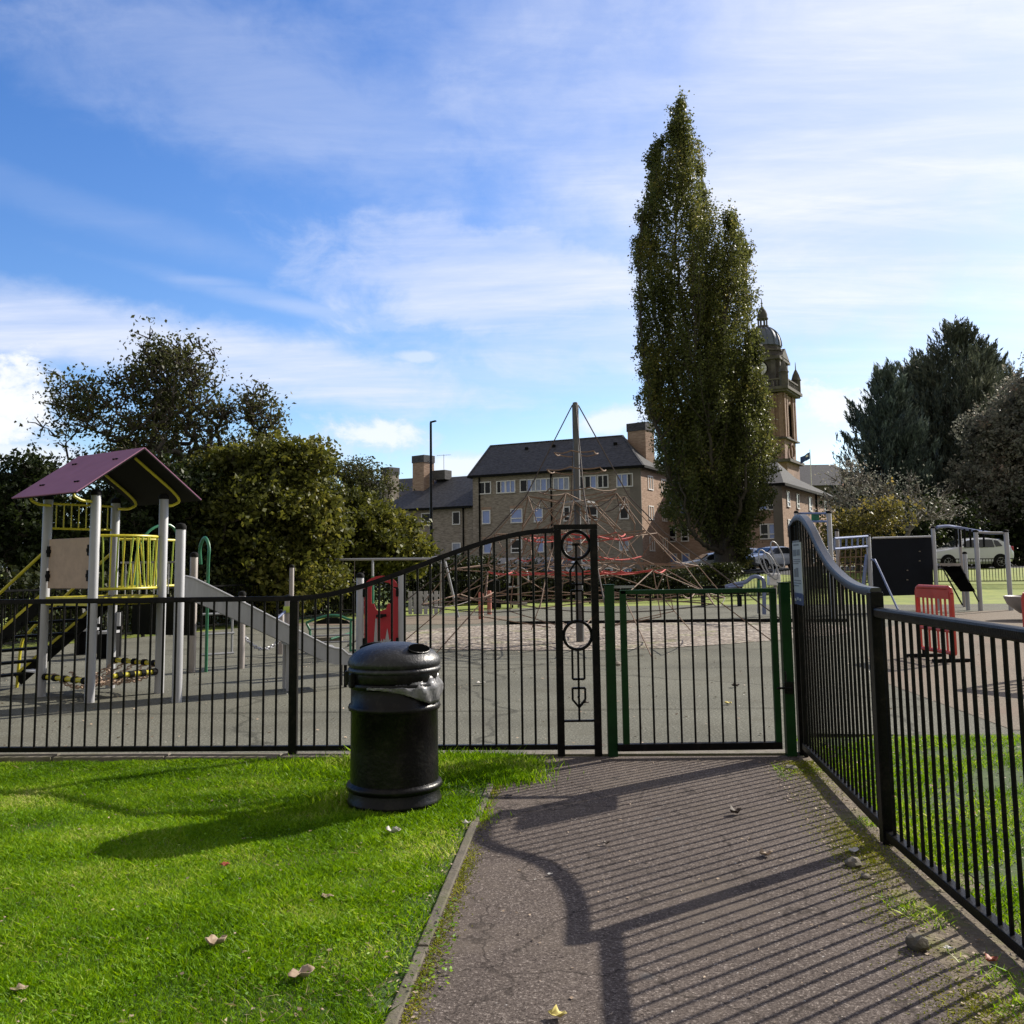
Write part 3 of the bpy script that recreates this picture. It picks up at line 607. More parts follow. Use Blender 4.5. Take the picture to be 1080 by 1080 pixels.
while s_ < 5.55:
    if abs(s_ - 2.75) > 0.05:
        p = FB + FD * s_; b = MB(); picket(b, p.x, p.y, 0.07, 1.205, 0.0098); b.build('picket', 'black', rr)
    s_ += 0.1035
# notice
sg = thing('notice_sign', 'pale notice with blue foot panel fixed to the curved end of the right railing', 'sign', FA)
def onsign(s0, s1, z0, z1, off, th, m, name, par):
    c = FA + dAB * ((s0 + s1) / 2) - side * off * -1; c.z = (z0 + z1) / 2
    b = MB(); b.box(c, (s1 - s0, th, z1 - z0), math.atan2(dAB.y, dAB.x)); return b.build(name, m, par, smooth=0)
sideoff = 0.04 if side.x < 0 else -0.04
onsign(0.14, 0.50, 1.26, 1.655, sideoff, 0.005, 'signwhite', 'board', sg)
brd = list(sg.children)[0]
k = 1 if sideoff > 0 else -1
onsign(0.14, 0.50, 1.18, 1.268, sideoff, 0.006, 'signblue', 'foot_panel', sg)
mk = MB()
for (a0, a1, z0, z1) in [(.17, .45, 1.655, 1.67), (.2, .42, 1.63, 1.642), (.17, .30, 1.55, 1.60), (.33, .45, 1.555, 1.60), (.17, .45, 1.52, 1.528), (.17, .45, 1.505, 1.512), (.17, .38, 1.49, 1.497), (.26, .36, 1.39, 1.46), (.18, .24, 1.39, 1.45), (.17, .45, 1.36, 1.368), (.17, .45, 1.34, 1.347), (.17, .35, 1.32, 1.327)]:
    c = FA + dAB * ((a0 + a1) / 2) + side * (sideoff + k * 0.004); c.z = (z0 + z1) / 2
    mk.box(c, (a1 - a0, 0.002, z1 - z0), math.atan2(dAB.y, dAB.x))
mk.build('printed_marks', 'signink', sg, smooth=0)
mk = MB()
for (a0, z0) in [(.2, 1.20), (.3, 1.21), (.4, 1.205)]:
    c = FA + dAB * a0 + side * (sideoff + k * 0.005); c.z = z0 + 0.015
    mk.box(c, (0.06, 0.002, 0.02), math.atan2(dAB.y, dAB.x))
mk.build('footer_marks', 'signwhite', sg, smooth=0)

# ================================================================== LITTER BIN
BX, BY = -0.778, 6.24
bn = thing('litter_bin', 'round black litter bin with domed lid standing on the lawn', 'bin', (BX, BY, 0))
b = MB(); b.lathe([(0.285, 0.0), (0.29, 0.02), (0.298, 0.03), (0.30, 0.045), (0.293, 0.055), (0.286, 0.105), (0.300, 0.115), (0.307, 0.133), (0.300, 0.150), (0.281, 0.160), (0.279, 0.35), (0.279, 0.595), (0.291, 0.603), (0.297, 0.62), (0.291, 0.637), (0.279, 0.645), (0.279, 0.74), (0.292, 0.747), (0.299, 0.762), (0.292, 0.777), (0.25, 0.78), (0.245, 0.70)], (BX, BY, 0), 64)
b.build('body', 'plastic', bn, smooth=60)
b = MB(); b.lathe([(0.24, 0.70), (0.282, 0.785), (0.286, 0.83), (0.28, 0.86)], (BX, BY, 0), 64); b.build('collar', 'plastic', bn, smooth=60)
import bmesh
prof = [(0.272, 0.835), (0.293, 0.84), (0.300, 0.852), (0.296, 0.866), (0.287, 0.872), (0.296, 0.882), (0.299, 0.90), (0.29, 0.925), (0.262, 0.958), (0.21, 0.99), (0.14, 1.012), (0.07, 1.022), (0.012, 1.024)]
b = MB(); b.lathe(prof, (BX, BY, 0), 64); lid = b.build('lid', 'lid', bn, smooth=60)
# openings round the dome
for a, nm in ((R(-38), 'opening'), (R(142), 'opening')):
    c = Vector((BX + 0.215 * math.cos(a), BY + 0.215 * math.sin(a), 0.985)); nrm = Vector((math.cos(a) * 0.52, math.sin(a) * 0.52, 0.86)).normalized()
    t1 = Vector((-math.sin(a), math.cos(a), 0)); t2 = nrm.cross(t1)
    b = MB(); b.add([c + t1 * 0.088 * math.cos(q) + t2 * 0.045 * math.sin(q) + nrm * 0.012 for q in np.linspace(0, 2 * math.pi, 32, endpoint=False)] + [c + t1 * 0.08 * math.cos(q) + t2 * 0.038 * math.sin(q) - nrm * 0.02 for q in np.linspace(0, 2 * math.pi, 32, endpoint=False)],
                     [tuple(range(32))] + [(i, (i + 1) % 32, 32 + (i + 1) % 32, 32 + i) for i in range(32)])
    op = b.build(nm, 'hole', bn, smooth=30)
    b = MB(); b.tube([c + t1 * 0.089 * math.cos(q) + t2 * 0.046 * math.sin(q) + nrm * 0.006 for q in np.linspace(0, 2 * math.pi, 36, endpoint=False)], 0.005, 8, closed=True); b.build('opening_rim', 'plastic', bn)
# crumpled liner showing over the rim
b = MB(); n = 90; rows = 9; V = []
for i in range(n + 1):
    a = R(-118) + (R(70) + R(118)) * i / n
    e = math.sin(math.pi * i / n) ** 0.6; lowz = 0.765 - 0.105 * math.exp(-((a - R(-25)) / 0.75) ** 2) - 0.012; topz_ = 0.775 + 0.055 * math.exp(-((a - R(-15)) / 0.7) ** 2)
    for j in range(rows):
        t = j / (rows - 1); z = lowz + (topz_ - lowz) * t
        rad = 0.298 + 0.010 * math.sin(math.pi * t) * e + random.uniform(-0.004, 0.004) + 0.006 * math.sin(i * 0.55 + 4 * t) * e - (0.02 * t if t > .7 else 0)
        V.append((BX + rad * math.cos(a), BY + rad * math.sin(a), z + random.uniform(-.002, .002)))
b.add(V, [(i * rows + j, (i + 1) * rows + j, (i + 1) * rows + j + 1, i * rows + j + 1) for i in range(n) for j in range(rows - 1)])
lin = b.build('bin_liner', 'bag', bn, smooth=50); so = lin.modifiers.new('t', 'SOLIDIFY'); so.thickness = 0.002
b = MB()
for a in (R(182), R(215)):
    b.box((BX + 0.30 * math.cos(a), BY + 0.30 * math.sin(a), 0.80), (0.035, 0.03, 0.09), a)
b.build('hinge_lugs', 'plastic', bn, smooth=0, bevel=0.006)
# ================================================================== PLAY TOWER
P2 = Vector((-4.93, 11.2, 0)); U = Vector((0.56, 0.828, 0)).normalized(); Vv = Vector((-0.82, 0.572, 0)).normalized()
P1 = P2 + Vv * 1.05; P4 = P2 + U * 0.93; P3 = P4 + Vv * 1.05; P5 = Vector((-3.89, 11.12, 0)); P6 = P4; P7 = P3 + U * 0.93
tw = thing('play_tower', 'climbing tower with purple pitched roof, yellow rails and a steel slide', 'play tower', (-5.1, 11.8, 0))
def gpole(p, h, par, m='galv', r=0.057, cap=True, z0=0.0, lean=(0, 0)):
    b = MB(); b.lathe([(r, z0), (r, h - 0.01), (r * .9, h)], (p[0], p[1], 0), 20); o = b.build('post', m, par, smooth=40)
    if cap:
        b = MB(); b.lathe([(r * 1.12, h - 0.035), (r * 1.14, h), (r * .8, h + .03), (r * .2, h + .04)], (p[0], p[1], 0), 16); b.build('post_cap', 'rubber', o, smooth=40)
    return o
for p in (P1, P2, P4, P3): gpole(p, 2.44, tw)
gpole(P5, 2.02, tw); PB = gp(202, 709); gpole(PB, at(202, 585, PB.y).z, tw, 'galvb')
up = Vector((0, 0, 1))
Dp, Cp, Ep = Vector((-4.93, 10.70, 2.40)), Vector((-4.45, 11.40, 2.985)), Vector((-3.98, 12.10, 2.395))
VR = Vv * 1.42
def slab(a, bb, vec, off, th, name, m, par, bev=0.0):
    nrm = (bb - a).cross(vec).normalized()
    if nrm.z < 0: nrm = -nrm
    b = MB(); b.extrude([a + nrm * off, bb + nrm * off, bb + nrm * (off + th), a + nrm * (off + th)], vec); return b.build(name, m, par, smooth=0, bevel=bev)
slab(Dp, Cp, VR, 0.002, 0.012, 'roof_panel', 'purple', tw); slab(Ep, Cp, VR, 0.002, 0.012, 'roof_panel', 'purple', tw)
slab(Dp, Cp, VR, -0.012, 0.010, 'roof_shade_layer', 'darkpanel', tw); slab(Ep, Cp, VR, -0.012, 0.010, 'roof_shade_layer', 'darkpanel', tw)  # dark layer added under the purple panels, underside shade put into its colour
nr = (Cp - Dp).cross(VR).normalized(); nr = nr if nr.z > 0 else -nr
for fu, fv in ((.25, .25), (.25, .78), (.75, .18), (.75, .8)):
    q = Dp + (Cp - Dp) * fu + VR * fv + nr * 0.018
    b = MB(); b.box(q + Vv * .03, (0.03, .03, .02)); b.box(q - Vv * .03, (0.03, .03, .02)); b.build('roof_bolt', 'rubber', tw, smooth=0, bevel=.005)
for k, fv in enumerate((0.20, 0.86)):       # bent yellow hoops carrying the roof
    o = VR * fv; dn = Vector((0, 0, -0.05))
    d1 = Dp + (Cp - Dp) * 0.20 + o + dn; d2 = Dp + (Cp - Dp) * 0.93 + o + dn; e1 = Ep + (Cp - Ep) * 0.20 + o + dn; e2 = Ep + (Cp - Ep) * 0.93 + o + dn
    b = MB(); b.tube(crom([d1 + Vector((0.12, .18, -0.14)), d1 + Vector((0.02, .02, -.12)), d1, d2], 6), 0.018, 8); b.build('roof_hoop', 'yellow', tw)
    b = MB(); b.tube(crom([e1 + Vector((-0.12, -.18, -0.14)), e1 + Vector((-0.02, -.02, -.12)), e1, e2], 6), 0.018, 8); b.build('roof_hoop', 'yellow', tw)
# deck
DZ = 1.19
b = MB(); b.extrude([P2 + up * (DZ - .05), P4 + up * (DZ - .05), P3 + up * (DZ - .05), P1 + up * (DZ - .05)], (0, 0, 0.05)); b.build('deck', 'darkpanel', tw, smooth=0)
b = MB()
for a, c in ((P1, P2), (P2, P4), (P4, P3), (P3, P1)):
    d = (c - a).normalized(); b.beam(a + d * .06 + up * (DZ - .035), c - d * .06 + up * (DZ - .035), 0.03, 0.10)
b.build('deck_edge', 'yellow', tw, smooth=0)
d = (P4 - P2).normalized()
b = MB(); b.extrude([P4 + up * (DZ - .06), P5 + up * (DZ - .06), P2 + up * (DZ - .06)], (0, 0, .05)); b.build('slide_deck', 'darkpanel', tw, smooth=0)
# beige panel between P1 and P2, low bar above it
e = (P2 - P1).normalized(); out = Vector((-e.y, e.x, 0)); out = out if out.y < 0 else -out
b = MB(); b.beam(P1 + e * .075 + up * 1.61, P2 - e * .075 + up * 1.61, 0.018, 0.60); b.build('side_panel', 'beige', tw, smooth=0, bevel=.004)
b = MB()
for q, s_ in ((P1, 1), (P2, -1)):
    for z in (1.46, 1.76): b.lathe([(0.045, -.02), (0.045, .02)], (q.x + e.x * s_ * .085, q.y + e.y * s_ * .085, z), 12); b.box(q + e * s_ * .085 + up * z + out * .012, (0.05, 0.03, 0.13), math.atan2(e.y, e.x))
b.build('panel_clamp', 'rubber', tw, smooth=30)
# yellow railing between P2 and P4, bowed outward
def bowrail(a, c, z0, z1, bow, nb, name, ma, mb, slant=True):
    e = (c - a).normalized(); o = Vector((e.y, -e.x, 0)); o = o if o.x > 0 and o.y < 0.5 else -o; ln = (c - a).length
    def pt(t, z): return a + e * (0.07 + t * (ln - .14)) + o * (bow * math.sin(math.pi * t)) + up * z
    b = MB()
    b.tube([pt(t, z0) for t in np.linspace(0, 1, 14)], 0.017, 8); b.build(name + '_bottom', ma, tw)
    b = MB(); b.tube([pt(t, z1) for t in np.linspace(0, 1, 14)], 0.017, 8); b.build(name + '_top', ma, tw)
    for k in range(nb):
        t = (k + .7) / (nb + .4); t2 = t + (random.uniform(-.11, .11) if slant else 0); t2 = min(.97, max(.03, t2))
        b = MB(); b.tube([pt(t, z0), pt(t2, z1)], 0.010, 6); b.build('rail_bar', ma if k % 2 else mb, tw)
bowrail(P2, P4, 1.30, 1.93, 0.16, 13, 'side_railing', 'yellow', 'lime')
bowrail(P3 + U * 0.0, P3 + U * 1.0, 1.30, 1.93, 0.10, 9, 'back_railing', 'yellow', 'lime')
b = MB(); b.tube([P1 + up * 2.05, P3 + up * 2.05], .015, 6); b.tube([P1 + up * 2.36, P3 + up * 2.36], .015, 6)
for t in np.linspace(.12, .88, 8): b.tube([P1.lerp(P3, t) + up * 2.05, P1.lerp(P3, t) + up * 2.36], .008, 6)
b.build('high_bars', 'yellow', tw)
b = MB()
hp = [P1 + Vv * .9 + U * .3, P3 + Vv * .9 + U * .3]
b.tube(crom([P3 + U * .3 + up * 1.25, P3 + U * .35 + up * 1.8, P3 + U * .6 + up * 2.1, P3 + U * .95 + up * 2.05, P3 + U * 1.05 + up * 1.2], 6), .018, 8)
b.build('green_hoop', 'green2', tw)
b = MB()
for t in np.linspace(0.05, .55, 8): q = (P3 + U * .1).lerp(P4 + U * .9, t); b.tube([q + up * 1.2, q + up * 1.62], .009, 6)
b.tube([P3 + U * .1 + up * 1.62, (P3 + U * .1).lerp(P4 + U * .9, .58) + up * 1.62], .016, 6); b.build('back_bars', 'steel', tw)
# black tunnel board under the deck at the back
b = MB(); b.beam(P3 + U * .3 + up * .92, P4 + U * .5 + up * .92, 0.02, 0.5); b.build('lower_panel', 'darkpanel', tw, smooth=0)
# rollers and chain between the feet
def rollers(a, c, z, n):
    b = MB(); b.tube([a + up * z, c + up * z], 0.028, 10); o = b.build('roller_bar', 'yellow', tw)
    b = MB()
    for k in range(n):
        q = a.lerp(c, (k + .5) / n) + up * z; b.tube([q - (c - a).normalized() * .03, q + (c - a).normalized() * .03], 0.042, 10)
    b.build('collar', 'rubber', o)
rollers(P1, P2, 0.24, 5); rollers(P2.lerp(P4, .1) + U * .2, P4, 0.27, 4); rollers(P3 , P4 , 0.36, 5)
b = MB(); b.beam(P1 + Vv * .3 + up * .3, P1 + up * .3, .12, .025); b.build('step', 'white', tw, smooth=0, bevel=.004)
def sagchain(b, a, c, sag, r=.014, n=18):
    for k in range(n):
        t = (k + .5) / n; q = a.lerp(c, t); q.z -= sag * 4 * t * (1 - t); d = (c - a).normalized() * ((c - a).length / n * .62)
        sd = Vector((-d.y, d.x, 0)).normalized() * .018 if k % 2 else Vector((0, 0, .018))
        b.tube([q - d + sd * 0, q - d * .5 + sd, q + d * .5 + sd, q + d, q + d * .5 - sd, q - d * .5 - sd], r * .5, 5, closed=True)
b = MB()
for t in (0.1, .3, .5, .7, .9): sagchain(b, P2.lerp(P1, t) + up * .26, P4.lerp(P3, t) + up * .34, .13, .02)
for t in (.15, .4, .65, .9): sagchain(b, P2.lerp(P4, t) + up * .27, P1.lerp(P3, t) + up * .27, .14, .02)
b.build('chain_net', 'beige', tw)
# stairs descending to the left
sdv = Vector((-.93, .10, 0)).normalized(); st0, st1 = P1 + Vv * .06, P3 + Vv * .06
for base in (st0, st1):
    a = base + up * (DZ - .05); c = base + sdv * 1.25 + up * .10
    b = MB(); b.beam(a, c, .025, .16); so_ = b.build('stair_stringer', 'darkpanel', tw, smooth=0)
    b = MB(); b.beam(a + up * .09, c + up * .09, .035, .035); b.build('stringer_edge', 'yellow', so_, smooth=0)
    b = MB(); b.tube(crom([base + up * 1.75, base + sdv * .15 + up * 1.62, base + sdv * .75 + up * .98 + up * .1, base + sdv * 1.12 + up * .72, base + sdv * 1.22 + up * .55, base + sdv * 1.26 + up * .0], 6), .02, 8); b.build('handrail', 'yellow', tw)
for k in range(6):
    t = (k + .5) / 6; q0 = st0 + sdv * 1.25 * t + up * (DZ - .05 - (DZ - .15) * t); q1 = st1 + sdv * 1.25 * t + up * (DZ - .05 - (DZ - .15) * t)
    b = MB(); b.beam(q0, q1, .17, .03); b.build('stair_tread', 'darkpanel', tw, smooth=0)
# slide
s0 = (P5 + P6) / 2 + Vector((0.06, 0.03, 0)); sd = (Vector((-2.13, 12.45, 0)) - s0); ln = sd.length; sd.normalize(); sn = Vector((-sd.y, sd.x, 0))
def sprof(t):     # t 0..1 -> height of the chute bed
    if t < .06: return DZ
    if t > .86: return 0.34 - (t - .86) * .2
    u_ = (t - .06) / .80; return DZ - (DZ - .34) * (u_ ** 1.04)
bed = [s0 + sd * (ln * t) + up * sprof(t) for t in np.linspace(0, 1, 26)]
b = MB(); V = []; wv = .25
for p in bed: V += [p - sn * wv, p + sn * wv]
b.add(V, [(2 * i, 2 * i + 2, 2 * i + 3, 2 * i + 1) for i in range(len(bed) - 1)]); o = b.build('slide_chute', 'steel', tw, smooth=40); so = o.modifiers.new('t', 'SOLIDIFY'); so.thickness = .004
for s_ in (-1, 1):
    V = []
    for i, p in enumerate(bed):
        hh = .25 - .09 * i / 25 if i < 24 else .10; V += [p + sn * s_ * (wv + .004) - up * .03, p + sn * s_ * (wv + .012) + up * hh]
    b = MB(); b.add(V, [(2 * i, 2 * i + 2, 2 * i + 3, 2 * i + 1) for i in range(len(bed) - 1)]); w = b.build('slide_side', 'galv', tw, smooth=0); so = w.modifiers.new('t', 'SOLIDIFY'); so.thickness = .006
    b = MB(); b.tube([Vector(V[2 * i + 1]) for i in range(len(bed))], .013, 8); b.build('slide_rim', 'galv', w)
for t, in ((.62,), (.96,)):
    q = s0 + sd * (ln * t); zt = sprof(t) - .02
    b = MB()
    for s_ in (-1, 1): b.tube([q + sn * s_ * .12 + up * zt, q + sn * s_ * .12], .022, 8)
    b.beam(q + sn * -.2 + up * (zt - .01), q + sn * .2 + up * (zt - .01), .05, .02); b.build('slide_support', 'galv' if t < .9 else 'rubber', tw)

# green fireman pole ladder behind the tower
q = gp(208, 709); g = thing('climbing_pole', 'green hooked climbing pole with rungs right of the purple roofed tower', 'climbing pole', q)
bx = q.x; by = q.y
b = MB(); b.tube(crom([(bx - .08, by + .3, 1.6), (bx - .08, by + .25, 1.85), (bx + .03, by + .12, 2.0), (bx + .13, by + .02, 1.85), (bx + .13, by, 1.5), (bx + .13, by, 0)], 7), .024, 10); b.build('hook_pole', 'green2', g)
b = MB(); b.tube([(bx + .42, by + .3, 1.05), (bx + .42, by + .3, .25)], .018, 8)
for z in (.55, .25, .85): b.tube([(bx + .05, by, z), (bx + .45, by + .3, z)], .018, 8)
b.build('rung', 'steel', g)

# ---- balance trail posts and chains behind the slide
def post_thing(px, py, h, label, r=.055, m='galvb', cap=True):
    q = gp(px, py); t = thing('balance_post', label, 'post', q, 'posts of the balance trail'); gpole(q, h, t, m, r, cap); return q
a1 = post_thing(254, 705, 1.14, 'grey balance trail post behind the steel slide nearest the tower')
a2 = post_thing(303, 698, 1.05, 'grey balance trail post with lime clamp in line with the railing post')
a3 = post_thing(307, 667, 1.58, 'tallest grey balance trail post left of the railing post')
a4 = post_thing(296, 690, .75, 'short grey balance trail post behind the lower slide')
ch = thing('hanging_chain', 'pale chain hanging between the two balance trail posts behind the slide', 'chain', a1)
b = MB(); sagchain(b, a1 + up * .55, a2 + up * .55, .3, .03, 22); b.build('chain', 'galv', ch)
ch = thing('balance_rope', 'blue grey bar bent between balance trail posts above the slide', 'rope', a1)
b = MB(); b.tube(crom([a1 + up * .75, a1.lerp(a2, .5) + up * .62, a2 + up * .85], 8), .022, 8); b.build('bar', 'bluegrey', ch)
b = MB(); b.lathe([(.07, .80), (.075, .82), (.075, .88), (.07, .9)], (a2.x, a2.y, 0), 16); b.build('clamp', 'lime', ch)

# ---- green rocking frame
q = gp(328, 690); q2 = gp(371, 688)
fr = thing('arched_climber', 'low green tube frame with arched top between the slide and the red panel', 'climbing frame', q)
def P(px, py, Y): return at(px, py, Y)
Yq = q.y
b = MB()
b.tube(crom([P(323, 657, Yq), P(330, 654, Yq), P(345, 649.5, Yq), P(357, 649.5, Yq), P(367, 653, Yq), P(374, 654, Yq)], 6), .022, 8)
b.tube([P(323, 657, Yq), P(327, 665, Yq), P(327.5, 689, Yq)], .022, 8); b.tube([P(370, 654, Yq), P(369.5, 687, Yq)], .022, 8); b.tube([P(327, 680, Yq), P(337, 690, Yq + .2)], .02, 8)
b.tube([P(369, 686, Yq), P(376, 686, Yq)], .02, 8); b.build('frame', 'green2', fr)
b = MB(); b.extrude([P(330, 658, Yq), P(370, 658, Yq), P(366, 654.5, Yq), P(356, 651.5, Yq), P(345, 651.5, Yq), P(334, 655, Yq)], (0, .02, 0)); b.build('arched_board', 'darkpanel', fr, smooth=0)
b = MB()
for y_, m_ in ((663.5, 0), (671, 0), (678, 0)): b.tube([P(328, y_, Yq), P(369, y_ - 1.5, Yq)], .016, 8)
b.build('rung', 'steel', fr)
b = MB(); b.beam(P(333, 675, Yq + .3), P(360, 674, Yq + .3), .3, .10); b.build('seat_board', 'concrete', fr, smooth=0)
b = MB(); b.tube([P(349, 674, Yq), P(372, 667, Yq + .4)], .02, 8); b.build('lever', 'green2', fr)

# ---- red play panel on two posts
pl = at(379.5, 700, 14.2); pl.z = 0; pr = at(424, 700, 14.2); pr.z = 0
rp_ = thing('play_board', 'red panel with cut out window between two grey posts behind the bin', 'play panel', pl)
gpole(pl, 1.40, rp_, 'galv', .056); gpole(pr, 1.40, rp_, 'galv', .056, cap=False)
Wd = pr.x - pl.x; X = lambda t: pl.x + Wd * t
def pp(pts): return [(X(t), 14.2, z) for t, z in pts]
b = MB()
outer = [(.10, .38), (.10, 1.22)] + [(0.5 - .40 * math.cos(a), 1.22 + .17 * math.sin(a)) for a in np.linspace(0.25, math.pi - .25, 12)] + [(.90, 1.22), (.90, .38)]
# frame around a window: left strip, right strip, arch, lower board
b.extrude(pp([(.10, .38), (.27, .38), (.27, 1.22), (.10, 1.22)]), (0, .018, 0)); b.extrude(pp([(.76, .38), (.92, .38), (.92, 1.16), (.76, 1.22)]), (0, .018, 0))
b.extrude(pp([(.27, .38), (.76, .38), (.76, .98), (.66, .98), (.62, .90), (.45, .86), (.38, .90), (.33, .98), (.27, .98)]), (0, .018, 0))
b.extrude(pp([(.10, 1.22)] + [(0.5 - .40 * math.cos(a), 1.22 + .17 * math.sin(a)) for a in np.linspace(0.25, math.pi - .25, 12)] + [(.90, 1.22), (.76, 1.22), (.70, 1.28), (.5, 1.31), (.32, 1.28), (.27, 1.22)]), (0, .018, 0))
b.build('panel', 'red', rp_, smooth=0)
b = MB()
b.extrude([(x, y - .004, z) for x, y, z in pp([(.33, .40), (.37, .76), (.41, .76), (.42, .42)])], (0, .003, 0)); b.extrude([(x, y - .004, z) for x, y, z in pp([(.52, .40), (.57, .47), (.60, .44), (.65, .62), (.70, .44), (.74, .47), (.74, .40)])], (0, .003, 0)); b.extrude([(x, y - .0045, z) for x, y, z in pp([(.34, .40), (.50, .43), (.52, .47), (.54, .38), (.34, .38)])], (0, .003, 0))
b.build('grey_cutouts', 'galv', rp_, smooth=0)
b = MB(); b.tube([(X(.40), 14.14, .80), (X(.64), 14.14, .81)], .022, 8); b.tube([(X(.52), 14.14, .8), (X(.52), 14.2, .8)], .03, 8); b.build('turn_handle', 'rubber', rp_)
b = MB()
for z in (.42, 1.14):
    for t in (.09, .90): b.box((X(t), 14.19, z), (.05, .05, .12))
b.build('panel_clamp', 'rubber', rp_, smooth=0, bevel=.01)

# ---- swing frame with four seats
sw = thing('swing_frame', 'long green legged swing frame with thin top bar beneath the olive trees', 'swing', at(320, 650, 28))
def SP(px, py, Y=28.0): return at(px, py, Y)
b = MB(); b.tube([SP(320, 590.5), SP(474, 589.2)], .035, 8); b.build('top_bar', 'steel', sw)
for (x0, y0_, x1, Y1) in ((320, 591, 309, 27.2), (320, 591, 313, 29.6), (393, 590, 393, 27.4), (393, 590, 391, 29.5)):
    a = SP(x0, y0_); c = Vector(((x1 - 540) / 1000 * Y1, Y1, 0)); mid = a.lerp(c, .28)
    b = MB(); b.tube([a, mid], .035, 8); o = b.build('leg', 'steel', sw); b = MB(); b.tube([mid, c], .037, 8); b.build('green_sleeve', 'green2', o)
b = MB(); b.tube(crom([SP(455, 588.5), SP(463, 588), SP(468, 591), SP(471, 599), SP(483.5, 651, 28.2)], 6), .04, 8); b.build('leg', 'steel', sw)
b = MB(); b.tube(crom([SP(463, 588), SP(466, 592), SP(465, 600), SP(465, 645, 30)], 6), .03, 8); b.build('leg', 'steel', sw)
for x0 in (334, 367.5):
    sx = SP(x0, 642).x
    ob = MB(); ob.beam((sx - .17, 28, .30), (sx + .17, 28, .30), .16, .03); seat = ob.build('swing_seat', 'rubber', sw, smooth=0, bevel=.008)
    for s_ in (-.17, .17):
        b = MB(); b.tube([(sx + s_, 28, .31), (sx + s_, 28, SP(x0, 590).z)], .008, 5); b.build('swing_chain', 'cable', seat)

# ---- lamp post, bollards
lp = at(455, 600, 45); lp.z = hgt(lp.x, 45)
lt = thing('lamp_post', 'tall slim dark lamp post in front of the lower brick wing', 'lamp post', lp)
topz_ = at(455, 446, 45).z
b = MB(); b.lathe([(.11, lp.z - .05), (.11, lp.z + 1.3), (.075, lp.z + 1.4), (.055, topz_)], (lp.x, lp.y, 0), 14); b.build('pole', 'black', lt)
b = MB(); b.beam((lp.x - .02, 45, topz_ + .03), (lp.x + .26, 44.85, topz_ + .07), .13, .07); b.build('lantern', 'darkpanel', lt, smooth=0, bevel=.02)
for px, pyb, pyt, lab in ((507.3, 653, 624.5, 'nearer leaning faded red wooden post at the back of the playground'), (516.2, 648, 623, 'farther upright faded red wooden post at the back of the playground')):
    q = gp(px, pyb); h = at(px, pyt, q.y).z; t = thing('wooden_post', lab, 'post', q)
    b = MB(); b.lathe([(.072, -.02), (.072, h - .05), (.05, h)], (q.x, q.y, 0), 14); o = b.build('shaft', 'salmon', t)
    b = MB(); b.lathe([(.076, .08), (.076, .16)], (q.x, q.y, 0), 14); b.build('pale_band', 'beige', o)

# ---- rope pyramid
MX, MY = 1.30, 19.0
rn = thing('rope_pyramid', 'rope climbing pyramid with steel mast over the pebble pit', 'climbing net', (MX, MY, 0))
top = 4.80
b = MB(); b.lathe([(.078, 0), (.078, 1.6), (.066, 1.65), (.066, top - .08), (.05, top - .01), (.02, top)], (MX - .0, MY, 0), 18); b.build('mast', 'maststeel', rn)
prof = [(top - .06, .06), (2.88, 1.02), (2.14, 1.70), (1.46, 2.58), (0.8, 3.15), (0.02, 3.9)]
NA = 6
def node(k, r, z): a = R(14) + 2 * math.pi * k / NA; return Vector((MX + r * math.cos(a), MY + r * math.sin(a), z))
for k in range(NA):
    b = MB(); b.tube([node(k, r, z) for z, r in prof[1:5]], .010, 6); b.build('meridian_rope', 'rope', rn)
def gnode(k, r, z): a = R(3) + math.pi / 2 * k; return Vector((MX + r * math.cos(a), MY + r * math.sin(a), z))
for k in range(4):
    b = MB(); b.tube([gnode(k, r, z) for z, r in [(top - .06, .06), (2.88, 1.04), (2.14, 1.74), (1.46, 2.66), (0.8, 3.5), (0.02, 4.5)]], .013, 6); b.build('guy_cable', 'cable', rn)
    b = MB(); q = gnode(k, 4.5, 0); b.lathe([(.07, -.02), (.07, .03), (.03, .06)], (q.x, q.y, 0), 12); b.build('ground_anchor', 'concrete', rn)
def ring(r, z, m, name, rr_=.013, sag=0.05, off=0.0, n=NA, clip=None):
    b = MB()
    for k in range(n):
        if clip and not clip(k): continue
        a = node(k + off, r, z); c = node(k + 1 + off, r, z); b.tube([a.lerp(c, t) - up * sag * 4 * t * (1 - t) for t in np.linspace(0, 1, 7)], rr_, 6)
    return b.build(name, m, rn)
ring(.46, 3.76, 'rope', 'ring_rope', .014, .03); ring(.62, 3.42, 'rope', 'ring_rope', .014, .04)
ring(.80, 3.0, 'rope', 'ring_rope', .013, .05, .5); ring(1.02, 2.88, 'cable', 'ring_rope', .010, .28)
ring(1.0, 2.12, 'redrope', 'red_rope_ring', .015, .06); ring(1.12, 2.06, 'redrope', 'red_rope_ring', .014, .07, .5)
ring(1.25, 1.66, 'redrope', 'red_rope_ring', .015, .06, .5, clip=lambda k: k % 2 == 0)
ring(1.85, 1.40, 'redrope', 'red_rope_ring', .015, .06); ring(1.3, 1.38, 'redrope', 'red_rope_ring', .014, .06, .5); ring(2.5, .95, 'rope', 'ring_rope', .013, .1)
ring(3.15, .80, 'cable', 'ring_rope', .010, .1)
b = MB(); b.lathe([(.10, 2.72), (.36, 2.74), (.36, 2.77), (.10, 2.79)], (MX, MY, 0), 6); b.build('mast_collar', 'steel', rn, smooth=0)
dg = MB()
